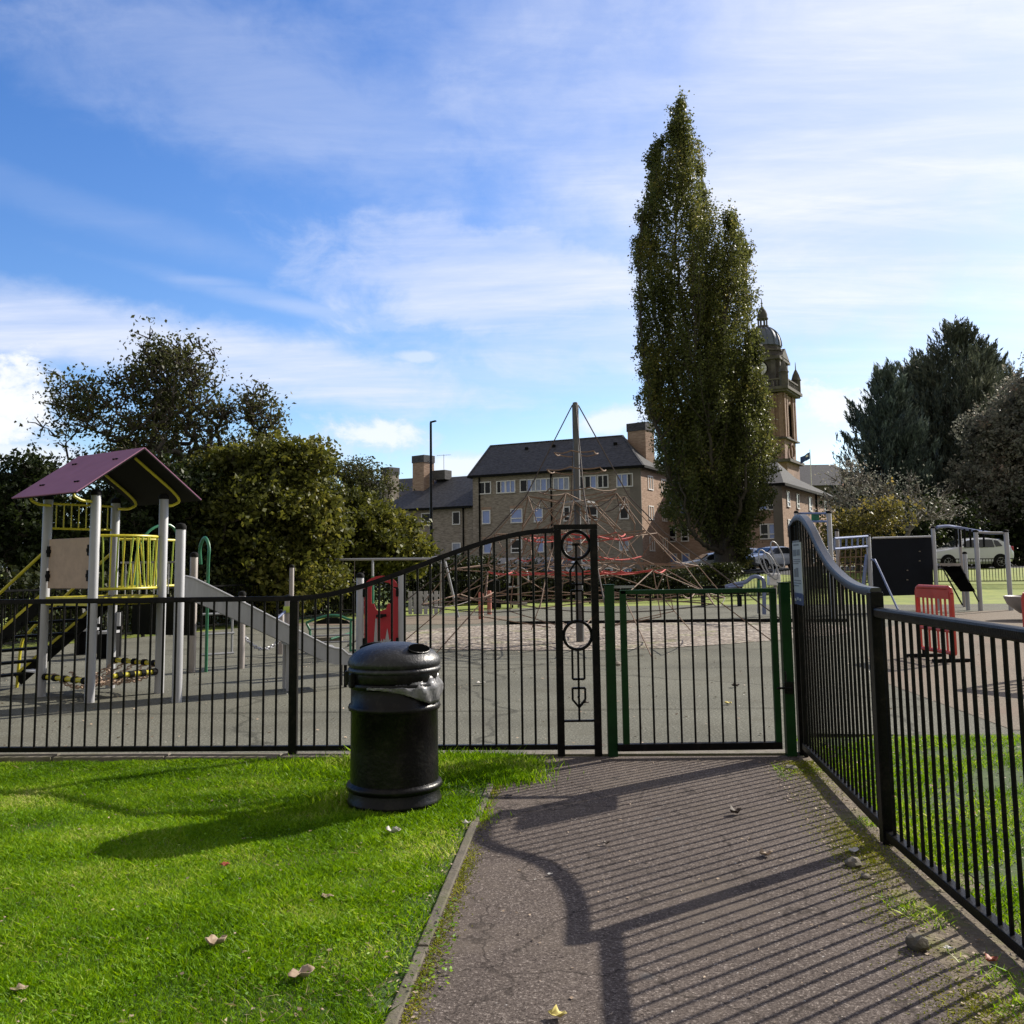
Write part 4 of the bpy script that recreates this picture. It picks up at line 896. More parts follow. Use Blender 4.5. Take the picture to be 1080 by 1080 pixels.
for k in range(NA):
    L_ = lambda *q: [dg.tube([a_, c_], .011, 5) for a_, c_ in zip(q[:-1], q[1:])]
    L_(node(k, 1.02, 2.88), node(k + .5, .36, 2.76), node(k + 1, 1.02, 2.88)); L_(node(k, 1.02, 2.88), node(k + .5, 1.15, 2.3), node(k + 1, 1.02, 2.88))
    L_(node(k + .5, 1.15, 2.3), node(k + .5, 1.12, 2.06), node(k, 1.70, 2.14)); L_(node(k + .5, 1.12, 2.06), node(k + 1, 1.70, 2.14))
    L_(node(k, 1.0, 2.12), node(k, 1.70, 2.14), node(k + .5, 1.9, 1.55), node(k + 1, 1.70, 2.14)); L_(node(k + .5, 1.9, 1.55), node(k, 2.58, 1.46)); L_(node(k + .5, 1.9, 1.55), node(k + 1, 2.58, 1.46))
    L_(node(k, 1.85, 1.40), node(k, 2.58, 1.46)); L_(node(k, 1.0, 2.12), node(k, 1.25, 1.66), node(k, 1.85, 1.40)); L_(node(k + .5, 1.3, 1.38), node(k, 1.0, 2.12)); L_(node(k + .5, 1.3, 1.38), node(k + 1, 1.0, 2.12))
    L_(node(k, .36, 2.76), node(k, 1.0, 2.12)); L_(node(k, .08, 2.6), node(k + .5, 1.12, 2.06)); L_(node(k, .08, 1.9), node(k, 1.0, 2.12)); L_(node(k + .5, .08, 1.7), node(k + .5, 1.3, 1.38)); L_(node(k + .5, .08, 1.2), node(k + .5, 1.3, 1.38))
    L_(node(k, 1.85, 1.40), node(k + .5, 2.5, .95), node(k + 1, 1.85, 1.40)); L_(node(k + .5, 2.5, .95), node(k, 3.15, .8)); L_(node(k + .5, 2.5, .95), node(k + 1, 3.15, .8))
    L_(node(k + .5, 2.5, .95), node(k + .5, 3.7, .02)); L_(node(k, 1.85, 1.40), node(k, 2.0, .55), node(k, .6, .3)); L_(node(k + .5, 1.3, 1.38), node(k + .5, 1.9, 1.55))
dg.build('rope_mesh', 'rope', rn)

# ---- background bits behind the net: bin, bench, exercise post, shelter
def bench(label, cat, px0, px1, pyb, h, m, grp=None, back=True, seat_h=.45):
    a, c = gp(px0, pyb), gp(px1, pyb); c.y = a.y; t = thing('park_bench', label, cat, a, grp)
    b = MB(); b.beam(a + up * seat_h, c + up * seat_h, .38, .045); b.build('seat', m, t, smooth=0)
    if back: b = MB(); b.beam(a + up * (h - .14) + Vector((0, .2, 0)), c + up * (h - .14) + Vector((0, .2, 0)), .04, .24); b.build('backrest', m, t, smooth=0)
    for t_ in (.1, .9):
        q = a.lerp(c, t_); b = MB(); b.box((q.x, q.y, seat_h / 2 - .02), (.07, .34, seat_h - .04)); b.build('leg', 'rubber', t, smooth=0)
        b = MB(); b.box((q.x, q.y + .24, h / 2), (.06, .05, h)); b.build('back_upright', 'rubber', t, smooth=0)
bench('dark bench at the back of the playground left of the exercise post', 'bench', 526, 542, 641, .72, 'darkpanel')
bench('dark picnic bench seen through the top of the green gate', 'bench', 737, 789, 640, .75, 'darkpanel')
bench('silver slatted bench beyond the tower stairs', 'bench', 84, 98, 690, .8, 'galv')
bench('silver low bench seen between the tower posts', 'bench', 107, 120, 694, .8, 'galv')
q = gp(521.5, 641); t = thing('litter_bin', 'small square black bin at the back of the playground', 'bin', q)
b = MB(); b.box((q.x, q.y, .45), (.42, .42, .9)); b.build('body', 'darkpanel', t, smooth=0, bevel=.03); b = MB(); b.lathe([(.3, .9), (.26, 1.0), (.1, 1.04)], (q.x, q.y, 0), 4, R(45)); b.build('hood', 'darkpanel', t, smooth=0)
q = gp(547.5, 641); t = thing('exercise_post', 'dark outdoor exercise machine behind the rope pyramid', 'exercise machine', q)
b = MB(); b.tube([q, q + up * 1.7], .06, 10); b.beam(q + Vector((-.3, 0, 0.15)), q + Vector((.3, 0, .15)), .2, .08); b.build('column', 'galvb', t)
b = MB(); b.tube(crom([q + Vector((-.35, 0, .9)), q + Vector((-.3, 0, 1.3)), q + Vector((0, 0, 1.45)), q + Vector((.3, 0, 1.3)), q + Vector((.35, 0, .9))], 5), .03, 8); b.beam(q + Vector((-.4, 0, .75)), q + Vector((.1, 0, .75)), .3, .06); b.build('handles', 'steel', t)
# dark open shelter
sx0, sx1 = at(487, 600, 56).x, at(592, 600, 56).x
sh = thing('shelter', 'low dark roofed shelter in front of the brick block', 'shelter', ((sx0 + sx1) / 2, 57, 0))
zt = at(540, 588, 56).z; ze = at(540, 603, 56).z
b = MB(); b.extrude([(sx0 - .3, 55, ze), (sx0 + 1.2, 57.5, zt), (sx0 + 1.2, 58.5, zt), (sx0 - .3, 61, ze)], (sx1 - sx0, 0, 0)); b.build('roof', 'slate', sh, smooth=0)
b = MB(); b.box(((sx0 + sx1) / 2, 60, (ze + .3) / 2), (sx1 - sx0 - .2, .2, ze - .25)); b.build('back_wall', 'darkpanel', sh, smooth=0)
for t_ in (0, .33, .66, 1):
    b = MB(); b.box((sx0 + (sx1 - sx0) * t_, 55.5, ze / 2), (.16, .16, ze)); b.build('post', 'darkpanel', sh, smooth=0)

# pale slatted screens
def screen(px0, px1, pyt, pyb, Y, lab):
    a, c = at(px0, pyb, Y), at(px1, pyb, Y); h = at((px0 + px1) / 2, pyt, Y).z; z0 = max(a.z, hgt(a.x, Y)); t = thing('slatted_screen', lab, 'screen', a)
    n = int((c.x - a.x) / .16)
    b = MB()
    for k in range(n): b.box((a.x + (k + .5) * (c.x - a.x) / n, Y, (h + z0) / 2), ((c.x - a.x) / n * .72, .03, h - z0))
    b.build('slats', 'slatwhite', t, smooth=0)
    b = MB(); b.box(((a.x + c.x) / 2, Y + .04, h - .15), (c.x - a.x, .04, .08)); b.box(((a.x + c.x) / 2, Y + .04, z0 + .2), (c.x - a.x, .04, .08)); b.build('rail', 'slatwhite', t, smooth=0)
screen(430, 468, 623.5, 648, 30.5, 'pale blue grey slatted screen under the swing bar')
screen(747, 775, 607, 621, 50, 'cream slatted screen at the foot of the poplar')

# ---- hand exerciser behind the gate right end (bent tube, hoops, white box)
Ym = 27.0
em = thing('exercise_machine', 'blue grey exercise machine with bent tubes and white box behind the gate latch', 'exercise machine', at(800, 650, Ym))
E_ = lambda px, py, dy=0: at(px, py, Ym + dy)
b = MB(); b.tube(crom([E_(765, 619), E_(776, 616), E_(786, 614), E_(794, 608.5), E_(801, 609), E_(805.5, 615), E_(806, 648)], 7), .055, 10); b.build('bent_tube', 'bluegrey', em)
b = MB(); b.tube([E_(800, 612, .3), E_(800, 646, .3)], .03, 8); b.build('green_leg', 'green2', em)
b = MB(); b.tube([E_(799.5, 621, .1), E_(799.5, 647, .1)], .025, 8); b.tube([E_(799.5, 630, .1), E_(806, 630, .1)], .02, 8); b.build('footrest', 'steel', em)
b = MB(); b.beam(E_(767, 619.5), E_(783, 617.5), .35, .06); b.build('seat', 'bluegrey', em, smooth=0, bevel=.02)
b = MB(); b.extrude([E_(811.5, 605), E_(823.5, 605), E_(823.5, 617.5), E_(811.5, 617.5)], (0, .3, 0)); b.build('box', 'white', em, smooth=0, bevel=.03)
b = MB(); b.tube([E_(817.5, 617, .15), E_(817.5, 650, .15)], .05, 10); b.build('column', 'galvb', em)
for px, py, rx in ((808, 594, .2), (813, 597, .2), (820, 585, .18)):
    c = E_(px, py); b = MB(); b.tube([c + Vector((rx * math.cos(a), .12 * math.sin(a), .32 * math.sin(a) - .2 * math.cos(a))) for a in np.linspace(0, 2 * math.pi, 20, endpoint=False)], .02, 6, closed=True); b.tube([c + Vector((0, 0, -.3)), E_(817, 605, .1)], .02, 6); b.build('hand_hoop', 'steel', em)

# ---- trim trail, right: climbing frame with net and dark wall
YA = 28.0
G = lambda px, py, Y=YA: at(px, py, Y)
cf = thing('net_climber', 'grey climbing frame with cargo net and dark climbing wall on the right', 'climbing frame', G(915, 645))
def gpx(px, pyt, Y, par, r=.06, m='galv'):
    q = at(px, 600, Y); q = Vector((q.x, Y, 0)); return gpole(q, at(px, pyt, Y).z, par, m, r)
gpx(842.5, 540, 27, cf); gpx(877, 540, 25.5, cf, .065); gpx(884.5, 559, 30, cf, .06, 'galvb'); gpx(917.5, 564.5, YA, cf, .065); gpx(986.5, 556, 29, cf)
b = MB()
for y_ in (541.5, 550): b.tube([at(843, y_, 27), at(876, y_, 25.6)], .03, 8)
b.build('high_bar', 'bluegrey', cf)
b = MB(); b.extrude([at(856, 542, 26.4), at(864, 542, 26.2), at(864, 551, 26.2), at(856, 551, 26.4)], (0, .03, 0)); b.build('small_panel', 'green2', cf, smooth=0)
b = MB(); aa, bb_ = at(880, 568, 26), at(916, 565.5, 28); ac, bc = at(880, 579, 26), at(916, 576, 28)
b.tube([aa, bb_], .035, 8); b.tube([ac, bc], .035, 8)
for t in np.linspace(0, 1, 7): b.tube([aa.lerp(bb_, t), ac.lerp(bc, t)], .025, 6)
b.build('ladder_beam', 'bluegrey', cf)
b = MB()
for px in np.linspace(886, 914, 6): b.tube([at(px, 578, 28.3), at(px - 1, 622, 28.3)], .016, 5)
for y_ in np.linspace(588, 620, 5): b.tube([at(885, y_, 28.3), at(914, y_ - 1, 28.3)], .016, 5)
b.build('cargo_net', 'rope', cf)
b = MB(); b.tube([at(914, 585, YA), at(910, 622, YA)], .05, 8); b.build('brace', 'bluegrey', cf)
b = MB(); b.extrude([at(919.5, 568.5, 28.6), at(984, 566.5, 29.4), at(984, 627, 29.4), at(919.5, 629, 28.6)], (0, .05, 0)); w = b.build('climbing_wall', 'navy', cf, smooth=0)
b = MB()
for px, py in ((944, 582), (970, 582), (970, 592), (957, 602), (957, 612), (924, 612), (947, 622), (930, 590)):
    c = at(px, py, 29.1 - .1); b.lathe([(.035, 0), (.02, .03)], c, 8)
b.build('climbing_hold', 'concrete', w)
b = MB(); b.tube([at(920, 567.5, 28.6), at(986, 565.8, 29.4)], .03, 8); b.build('wall_cap', 'galv', w)
b = MB(); b.tube(crom([at(918, 590, 28), at(922, 591, 27.8), at(925, 595, 27.6), at(947, 643, 26.6)], 6), .03, 8); b.build('slanting_pole', 'bluegrey', cf)
cf2 = thing('monkey_bars', 'tall four post monkey bar frame with dark sloping board in front of the white car', 'climbing frame', G(1032, 645))
gpx(1014.5, 553.5, 31, cf2, .05, 'galvb'); gpx(1031.5, 560, 28.5, cf2, .068); gpx(1063.5, 560, 28.5, cf2, .068); gpx(1018.5, 583, 29.0, cf2, .06)
b = MB(); b.tube(crom([at(988, 556, 29), at(1000, 555, 29.2), at(1014, 557, 29.4), at(1040, 562, 28.9), at(1062, 562, 28.5)], 6), .045, 8); b.tube([at(1014, 557, 31), at(1046, 562, 28.6)], .035, 8); b.build('overhead_rail', 'bluegrey', cf2)
b = MB(); b.tube([at(1032, 561.5, 28.5), at(1062, 562, 28.5)], .03, 8); b.build('cross_bar', 'steel', cf2)
b = MB()
for px in (1008, 1012, 1017, 1023, 1037): b = MB(); b.tube([at(px, 558, 29), at(px + 1, 577, 29)], .03, 6); b.build('hanging_grip', 'rubber', cf2)
b = MB(); b.extrude([at(991, 594, 29.3), at(1015, 594, 29.3), at(1015, 597, 29.3), at(991, 597, 29.3)], (0, .6, 0)); b.build('platform', 'galvb', cf2, smooth=0)
b = MB(); b.extrude([at(994, 597.5, 29.3), at(1013, 597.5, 29.3), at(1029, 624, 28.2), at(1013.5, 624, 28.2)], (0, .03, 0)); b.build('sloping_board', 'hole', cf2, smooth=0)
b = MB(); b.tube([at(993, 597, 29.3), at(1015, 638, 27.9)], .025, 6); b.tube([at(1013, 597, 29.3), at(1032, 634, 27.9)], .025, 6); b.build('ramp_side', 'darkpanel', cf2)
# spinner dish at the right edge
q = at(1083, 640, 24); ds = thing('spinner_dish', 'grey shallow dish seat at the right edge of the playground', 'spinning seat', (q.x, 24, 0))
b = MB(); zr = at(1070, 629, 24).z; b.lathe([(.08, zr - .5), (.35, zr - .42), (.62, zr - .2), (.70, zr), (.66, zr + .01), (.5, zr - .15), (.1, zr - .3)], (q.x + .2, 24, 0), 32); b.build('dish', 'galvb', ds)
b = MB(); b.lathe([(.10, 0), (.08, zr - .45)], (q.x + .2, 24, 0), 12); b.build('stem', 'rubber', ds)

# ---- red plastic barriers
def barrier(a, c, h, lab):
    t = thing('plastic_barrier', lab, 'barrier', a, 'red plastic barriers'); e = (c - a); ln = e.length; e.normalize(); nn = Vector((-e.y, e.x, 0))
    def Q(s_, z): return a + e * s_ + up * z
    r = .09; z0 = .14
    loop = [Q(0, z0), Q(0, h - r), Q(r * .3, h - r * .3), Q(r, h), Q(ln - r, h), Q(ln - r * .3, h - r * .3), Q(ln, h - r), Q(ln, z0)]
    b = MB()
    for p_, q_ in zip(loop, loop[1:] + loop[:1]): b.beam(p_, q_, .045, .07, up=nn) if False else b.tube([p_, q_], .032, 8)
    b.tube([Q(0, h * .42), Q(ln, h * .42)], .03, 8)
    b.build('frame', 'redplastic', t, smooth=40)
    b = MB(); b.extrude([Q(.03, h - .03), Q(ln - .03, h - .03), Q(ln - .03, h - .17), Q(.03, h - .17)], nn * .03); b.build('top_board', 'redplastic', t, smooth=0)
    n = 8
    for k in range(n):
        s_ = (k + .5) / n * ln; zt_ = h - .16 if k not in (0, n - 1) else h - .05
        b = MB(); b.beam(Q(s_, z0), Q(s_, zt_), .03, .022); b.build('slat', 'redplastic', t, smooth=0)
    b = MB()
    for k in (.12, .88): b.beam(Q(ln * k, .03) - nn * .28, Q(ln * k, .03) + nn * .28, .07, .05); b.beam(Q(ln * k, .03), Q(ln * k, z0), .05, .05)
    b.build('foot', 'rubber', t, smooth=0, bevel=.01)
barrier(Vector((6.47, 14.15, 0)), Vector((6.42, 15.25, 0)), 1.10, 'red plastic barrier standing alone beyond the right railing')
barrier(Vector((6.52, 12.25, 0)), Vector((7.05, 11.4, 0)), 1.10, 'red plastic barrier cut off by the right edge of the photo')

# ================================================================== boundary railings
def farfence(pts, h, label, sp=.13, z0=None, m='black'):
    t = thing('boundary_railing', label, 'railing', (pts[0][0], pts[0][1], 0))
    first = None; posts = 0
    for (x0, y0), (x1, y1) in zip(pts[:-1], pts[1:]):
        a, c = Vector((x0, y0, hgt(x0, y0))), Vector((x1, y1, hgt(x1, y1))); ln = (c - a).length; n = int(ln / sp)
        b = MB(); b.beam(a + up * h, c + up * h, .04, .04); b.beam(a + up * .1, c + up * .1, .04, .04)
        b.build('rail', m, t, smooth=0)
        b = MB()
        for k in range(n):
            q = a.lerp(c, (k + .5) / n); b.beam(q + up * .1, q + up * h, .018, .018)
        tag(b.build('picket_run', m, t, smooth=0), kind='stuff')
        b = MB(); b.box((a.x, a.y, a.z + h / 2), (.07, .07, h + .06)); b.build('post', m, t, smooth=0)
farfence([(-26, 13.5), (-16, 15), (-10.6, 18.5), (-8.7, 22.5)], 1.15, 'black boundary railing behind the purple roofed tower')
farfence([(-8.7, 22.5), (-6.9, 27.5), (-5.0, 31.2), (-3.2, 31.2)], 1.1, 'black boundary railing behind the swings')
farfence([(-3.0, 34.5), (3, 37.8), (10, 39), (16, 40.5)], 1.0, 'low black boundary railing behind the rope pyramid')
farfence([(16, 40.0), (24, 39.5), (36, 39)], 1.02, 'black boundary railing on the grass bank below the white car', .12)
# ================================================================== CARS
def make_car(label, paint, loc, rz, grp='cars parked beyond the playground'):
    t = thing('parked_car', label, 'car', (0, 0, 0), grp)
    L_, W = 4.1, .86
    # stations x, sill z, belt z, roof z, half width body, half width roof
    S_ = [(-2.05, .45, .62, .64, .66, .6), (-1.98, .30, .72, .76, .76, .7), (-1.7, .22, .80, .86, .82, .72), (-1.25, .2, .88, .93, .85, .72), (-.85, .2, .92, 1.02, .86, .68), (-.3, .2, .94, 1.36, .86, .6), (.1, .2, .95, 1.45, .86, .6), (.8, .2, .97, 1.46, .86, .6), (1.4, .22, .99, 1.38, .85, .6), (1.75, .26, 1.0, 1.20, .82, .62), (1.96, .32, .95, 1.0, .76, .64), (2.03, .45, .80, .82, .68, .6)]
    V = []; n = 10
    for x, s_, be, ro, w, wr in S_:
        half = [(0, s_ - .02), (w * .85, s_), (w, s_ + .12), (w * 1.0, (s_ + be) / 2 + .1), (w * .97, be), (wr + (w - wr) * .25, ro - (ro - be) * .12), (wr * .8, ro)]
        ringp = [(x, a, z) for a, z in half[1:]] + [(x, 0, ro + .015)] + [(x, -a, z) for a, z in reversed(half[1:])] + [(x, 0, s_ - .02)]
        n = len(ringp); V += ringp
    b = MB(); b.add(V, [(i * n + j, i * n + (j + 1) % n, (i + 1) * n + (j + 1) % n, (i + 1) * n + j) for i in range(len(S_) - 1) for j in range(n)] + [tuple(range(n))[::-1], tuple((len(S_) - 1) * n + j for j in range(n))])
    b.build('body', paint, t, smooth=38)
    def side(pts, s_):
        return [(x, s_ * (.855 - max(0, z - .94) / .5 * .175 + .012), z) for x, z in pts]
    for s_ in (-1, 1):
        for nm, pts in (('front_side_window', [(-.72, .99), (.12, .99), (.12, 1.36), (-.22, 1.34)]), ('rear_side_window', [(.2, .99), (1.02, 1.0), (.98, 1.36), (.2, 1.37)]), ('quarter_window', [(1.08, 1.02), (1.42, 1.05), (1.25, 1.3), (1.05, 1.34)])):
            b = MB(); b.extrude(side(pts, s_), (0, s_ * .008, 0)); b.build(nm, 'carglass', t, smooth=0)
        b = MB(); b.box((-.62, s_ * .95, 1.0), (.12, .16, .11)); b.build('wing_mirror', paint, t, smooth=0, bevel=.03)
        b = MB(); b.box((1.93, s_ * .66, .92), (.16, .2, .22)); b.build('tail_light', 'taillight', t, smooth=0, bevel=.03)
        b = MB(); b.box((-1.88, s_ * .62, .68), (.26, .26, .15)); b.build('headlight', 'headlight', t, smooth=0, bevel=.04)
        for x in (-1.28, 1.27):
            b = MB(); b.tube([(x, s_ * .66, .31), (x, s_ * .872, .31)], .37, 26); b.build('wheel_arch', 'rubber', t)
            b = MB(); b.tube([(x, s_ * .68, .30), (x, s_ * .885, .30)], .31, 26); w = b.build('wheel', 'rubber', t)
            b = MB(); b.tube([(x, s_ * .88, .30), (x, s_ * .895, .30)], .06, 12)
            for k in range(7):
                a = k * 2 * math.pi / 7; b.beam((x, s_ * .89, .30), (x + .2 * math.cos(a), s_ * .89, .30 + .2 * math.sin(a)), .05, .012)
            b.tube([(x + .2 * math.cos(a), s_ * .889, .30 + .2 * math.sin(a)) for a in np.linspace(0, 6.283, 20, endpoint=False)], .014, 6, closed=True)
            b.build('rim', 'rim', w)
    b = MB(); b.extrude([(-.86, -.62, 1.03), (-.86, .62, 1.03), (-.35, .54, 1.35), (-.35, -.54, 1.35)], (-.03, 0, .02)); b.build('windscreen', 'carglass', t, smooth=0)
    b = MB(); b.extrude([(1.76, -.55, 1.22), (1.76, .55, 1.22), (1.46, .5, 1.38), (1.46, -.5, 1.38)], (.02, 0, .02)); b.build('rear_window', 'carglass', t, smooth=0)
    return put(t, loc, rz)
def onterr(px, Y): x = at(px, 600, Y).x; return (x, Y, hgt(x, Y) - .02)
make_car('white hatchback parked on the bank behind the monkey bar frame', 'carwhite', onterr(1019, 46.5), R(2))
make_car('pale hatchback half hidden to the left of the poplar trunk', 'carwhite', onterr(750, 62), R(8))
make_car('silver car right of the poplar trunk nearest the trunk', 'carwhite', onterr(789, 66), R(60))
make_car('blue silver car behind the white box of the exercise machine', 'carsilver', onterr(812, 62), R(30))
make_car('dark blue car with only its roof showing over the dark climbing wall', 'carblue', onterr(957, 60), R(-6))
make_car('silver car glimpsed through the ornamental panel of the railing', 'carsilver', onterr(592, 63), R(12))

# ================================================================== BUILDINGS
def wallpt(A, B, t, z, out=0.0):
    d = (B - A); n = Vector((d.y, -d.x, 0)).normalized(); p = A + d * t + n * out; p.z = z; return p
def window(par, A, B, t, zc, w, h, kind=0, m2=None, frame='whiteu'):
    d = (B - A).normalized(); n = Vector((d.y, -d.x, 0)); c = wallpt(A, B, t, zc)
    rz = math.atan2(d.y, d.x)
    fr_ = MB(); th = .09
    def bx(dx, dz, sx, sz, off=.03, dp=.09):
        p = c + d * dx + n * off; fr_.box((p.x, p.y, zc + dz), (sx, dp, sz), rz)
    bx(0, h / 2 - th / 2, w, th); bx(0, -h / 2 + th / 2, w, th, .045, .12); bx(-w / 2 + th / 2, 0, th, h - 2 * th); bx(w / 2 - th / 2, 0, th, h - 2 * th)
    if kind == 1: bx(0, 0, th, h - 2 * th)
    if kind == 2: bx(0, -h * .17, w - 2 * th, th)
    if kind >= 3:
        for k in range(1, kind): bx(-w / 2 + w * k / kind, 0, th, h - 2 * th)
    f = fr_.build('window', frame, par, smooth=0)
    cols = {0: 1, 1: 2, 2: 1}.get(kind, kind)
    for k in range(cols):
        p = c + d * (-w / 2 + w * (k + .5) / cols) + n * .012; b = MB(); b.box((p.x, p.y, zc), (w / cols - .06, .02, h - .1), rz)
        b.build('pane', (m2 or random.choice(['glass', 'glass', 'glassb', 'curtain'])) if not isinstance(m2, (list, tuple)) else m2[k % len(m2)], f, smooth=0)
    return f
def prism(par, name, m, poly, z0, z1):
    b = MB(); b.extrude([(x, y, z0) for x, y in poly], (0, 0, z1 - z0)); return b.build(name, m, par, smooth=0)
def V2(px, Y): p = at(px, 560, Y); return Vector((p.x, Y, 0))
# main block
LA, LB = V2(499, 84), V2(677, 77)
zeA = 9.45
mb_ = thing('apartment_block', 'four storey grey brick block with slate hipped roof behind the rope pyramid', 'building', (4, 80, 0))
d = (LB - LA).normalized(); nb = Vector((-d.y, d.x, 0)); LC, LD = LB + nb * 8, LA + nb * 8
prism(mb_, 'wall', 'brick', [(p.x, p.y) for p in (LA, LB, LC, LD)], -.2, zeA)
ov = .45; q = [LA - d * .25 - nb * ov, LB + d * ov - nb * ov, LC + d * ov + nb * ov, LD - d * .25 + nb * ov]; q[2] = LB + d * ov + nb * 8.4; q[3] = LA - d * .25 + nb * 8.4
ridgeA, ridgeB = LA - d * .25 + nb * 4.0, LB - d * 2.9 + nb * 4.0; zr = 12.7
b = MB(); vs = [Vector((p.x, p.y, zeA)) for p in q] + [Vector((ridgeA.x, ridgeA.y, zr)), Vector((ridgeB.x, ridgeB.y, zr))]
b.add(vs, [(0, 1, 5, 4), (3, 0, 4), (2, 3, 4, 5), (0, 3, 2, 1)]); rf = b.build('roof', 'slate', mb_, smooth=0)
b = MB(); b.add([vs[i] + Vector((0, 0, .004)) for i in (1, 2, 5)], [(0, 1, 2)]); b.build('roof_hip', 'slateg', rf, smooth=0)  # lighter slate laid on the sunlit hip, its light put into the colour
b = MB()
for a_, c_ in ((q[0], q[1]), (q[1], q[2]), (q[3], q[0])): b.beam(Vector((a_.x, a_.y, zeA + .0)), Vector((c_.x, c_.y, zeA + .0)), .16, .2)
b.build('gutter', 'darkpanel', rf, smooth=0)
b = MB()
for a_, c_ in ((vs[4], vs[5]), (vs[1], vs[5]), (vs[0], vs[4])): b.beam(a_ + up * .03, c_ + up * .03, .16, .08)
b.build('ridge_tiles', 'slate', rf, smooth=0)
b = MB()
for t_, f_ in ((.25, .78), (.56, .8), (.8, .72), (.42, .8)):
    p = LA.lerp(LB, t_) + nb * (4.0 * f_ - .4 * (1 - f_)); p.z = zeA + (zr - zeA) * f_ + .10; b.box(p, (.3, .3, .2))
b.build('roof_vent', 'darkpanel', rf, smooth=0)
def chim(par, px, Y, w, z0, z1, mm='brick', pot=True, dp=1.4):
    p = at(px, 500, Y); b = MB(); b.box((p.x, Y, (z0 + z1) / 2), (w, dp, z1 - z0), R(-40)); c_ = b.build('chimney', mm, par, smooth=0)
    b = MB(); b.box((p.x, Y, z1 - .30), (w + .12, dp + .12, .7), R(-40)); b.build('chimney_cap', 'slate', c_, smooth=0); return c_
chim(mb_, 677, 81.2, 1.8, 9, at(680, 447, 81).z, 'brickp')
# rendered corner pier and downpipe
pr0 = LB - d * .9
b = MB(); b.extrude([pr0 - nb * .05, LB + d * .05 - nb * .05, LB + d * .05 + nb * .02, pr0 + nb * .02], (0, 0, zeA - .1)); b.build('corner_pier', 'concband', mb_, smooth=0)
for t_ in (.045, .49): p = wallpt(LA, LB, t_, 0, .08); b = MB(); b.tube([p, p + up * (zeA - .1)], .07, 8); b.build('downpipe', 'darkpanel', mb_)
rows = [(8.55, 1.0), (5.9, 1.15), (3.15, 1.15)]
def T(px, py):     # fraction along the facade from a pixel column
    p = onplane(px, py, LA, LB); return (p - LA).dot(d) / (LB - LA).length, p.z
for px, w, k, ms in ((511.5, 1.25, 1, ['glass', 'glass']), (528.5, .9, 1, ['glass', 'glassb']), (538.5, .95, 1, ['glassb', 'glassb']), (552.5, .75, 0, 'glass'), (560.5, .9, 1, ['glassb', 'curtain']), (573.5, 1.6, 3, ['curtain', 'glassb', 'curtain']), (592, 1.5, 3, ['curtain', 'glassb', 'curtain']), (611, .8, 0, 'glass'), (623, 1.1, 1, ['glass', 'glassb']), (636, 1.0, 1, ['glass', 'glass']), (659, 1.45, 3, ['glassb', 'glassb', 'glass'])):
    t_, z_ = T(px, 505.5); window(mb_, LA, LB, t_, 8.42, w, 1.12, k, ms)
for px, w, k, ms in ((513, .85, 0, 'glassb'), (545, 1.15, 2, 'glassb'), (568, .85, 2, 'glassb'), (598, .6, 2, 'glass'), (624, 1.1, 2, 'glass'), (658.5, .8, 0, 'glass')):
    t_, z_ = T(px, 541); window(mb_, LA, LB, t_, 5.85, w, 1.25, k, ms)
for px, w, k, ms in ((514.5, .85, 0, 'glassb'), (545, 1.1, 2, 'glass'), (570, .7, 0, 'glassb'), (600, .7, 2, 'curtain'), (627, .8, 2, 'curtain'), (658.5, .85, 0, 'curtain')):
    t_, z_ = T(px, 573); window(mb_, LA, LB, t_, 3.25, w, 1.2, k, ms)
for t_ in (.2, .5, .8, .93): window(mb_, LA, LB, t_, .8, 1.1, 1.0, 2)
# brick lintels
b = MB()
for px, w, zz in ((513, 1.0, 6.62), (545, 1.3, 6.62), (624, 1.25, 6.62), (514, 1.0, 4.0), (545, 1.25, 4.0), (658, 1.0, 6.62), (600, .8, 4.0)):
    t_, _ = T(px, 541); p = wallpt(LA, LB, t_, zz, .004); b.box(p, (w, .04, .22), math.atan2(d.y, d.x))
b.build('lintel', 'brickp', mb_, smooth=0)
# side face of the main block in pinker brick, sunlight put into its colour
LB2 = LB + nb * 8
b = MB(); b.extrude([LB + d * .03 + nb * .05, LB2 + d * .03, LB2, LB + nb * .05], (0, 0, zeA - .15)); b.build('side_wall', 'brickp', mb_, smooth=0)
for t_ in (.3, .75):
    for z_ in (8.3, 5.8, 3.2, .9): window(mb_, LB, LB2, t_, z_, 1.3, 1.2, 1)
# lower left wing
wg = thing('apartment_wing', 'lower brick wing with dark slate roof and chimneys left of the main block', 'building', (-10, 86, 0))
WA, WB = V2(398, 90), V2(500, 84.5); d2 = (WB - WA).normalized(); n2 = Vector((-d2.y, d2.x, 0)); WC, WD = WB + n2 * 11, WA + n2 * 11; ze2 = at(450, 537, 87).z
prism(wg, 'wall', 'brick', [(p.x, p.y) for p in (WA, WB, WC, WD)], -.2, ze2)
zr2 = at(460, 503, 92).z
q2_ = [WA - d2 * ov - n2 * ov, WB - n2 * ov - d2 * .02, WC - d2 * .02 + n2 * ov, WD - d2 * ov + n2 * ov]; r1, r2_ = WA + d2 * 3.4 + n2 * 5.5, WB + n2 * 5.5
b = MB(); b.add([Vector((p.x, p.y, ze2)) for p in q2_] + [Vector((r1.x, r1.y, zr2)), Vector((r2_.x, r2_.y, zr2))], [(0, 1, 5, 4), (3, 0, 4), (2, 3, 4, 5), (1, 2, 5), (0, 3, 2, 1)]); rf2 = b.build('roof', 'slate', wg, smooth=0)
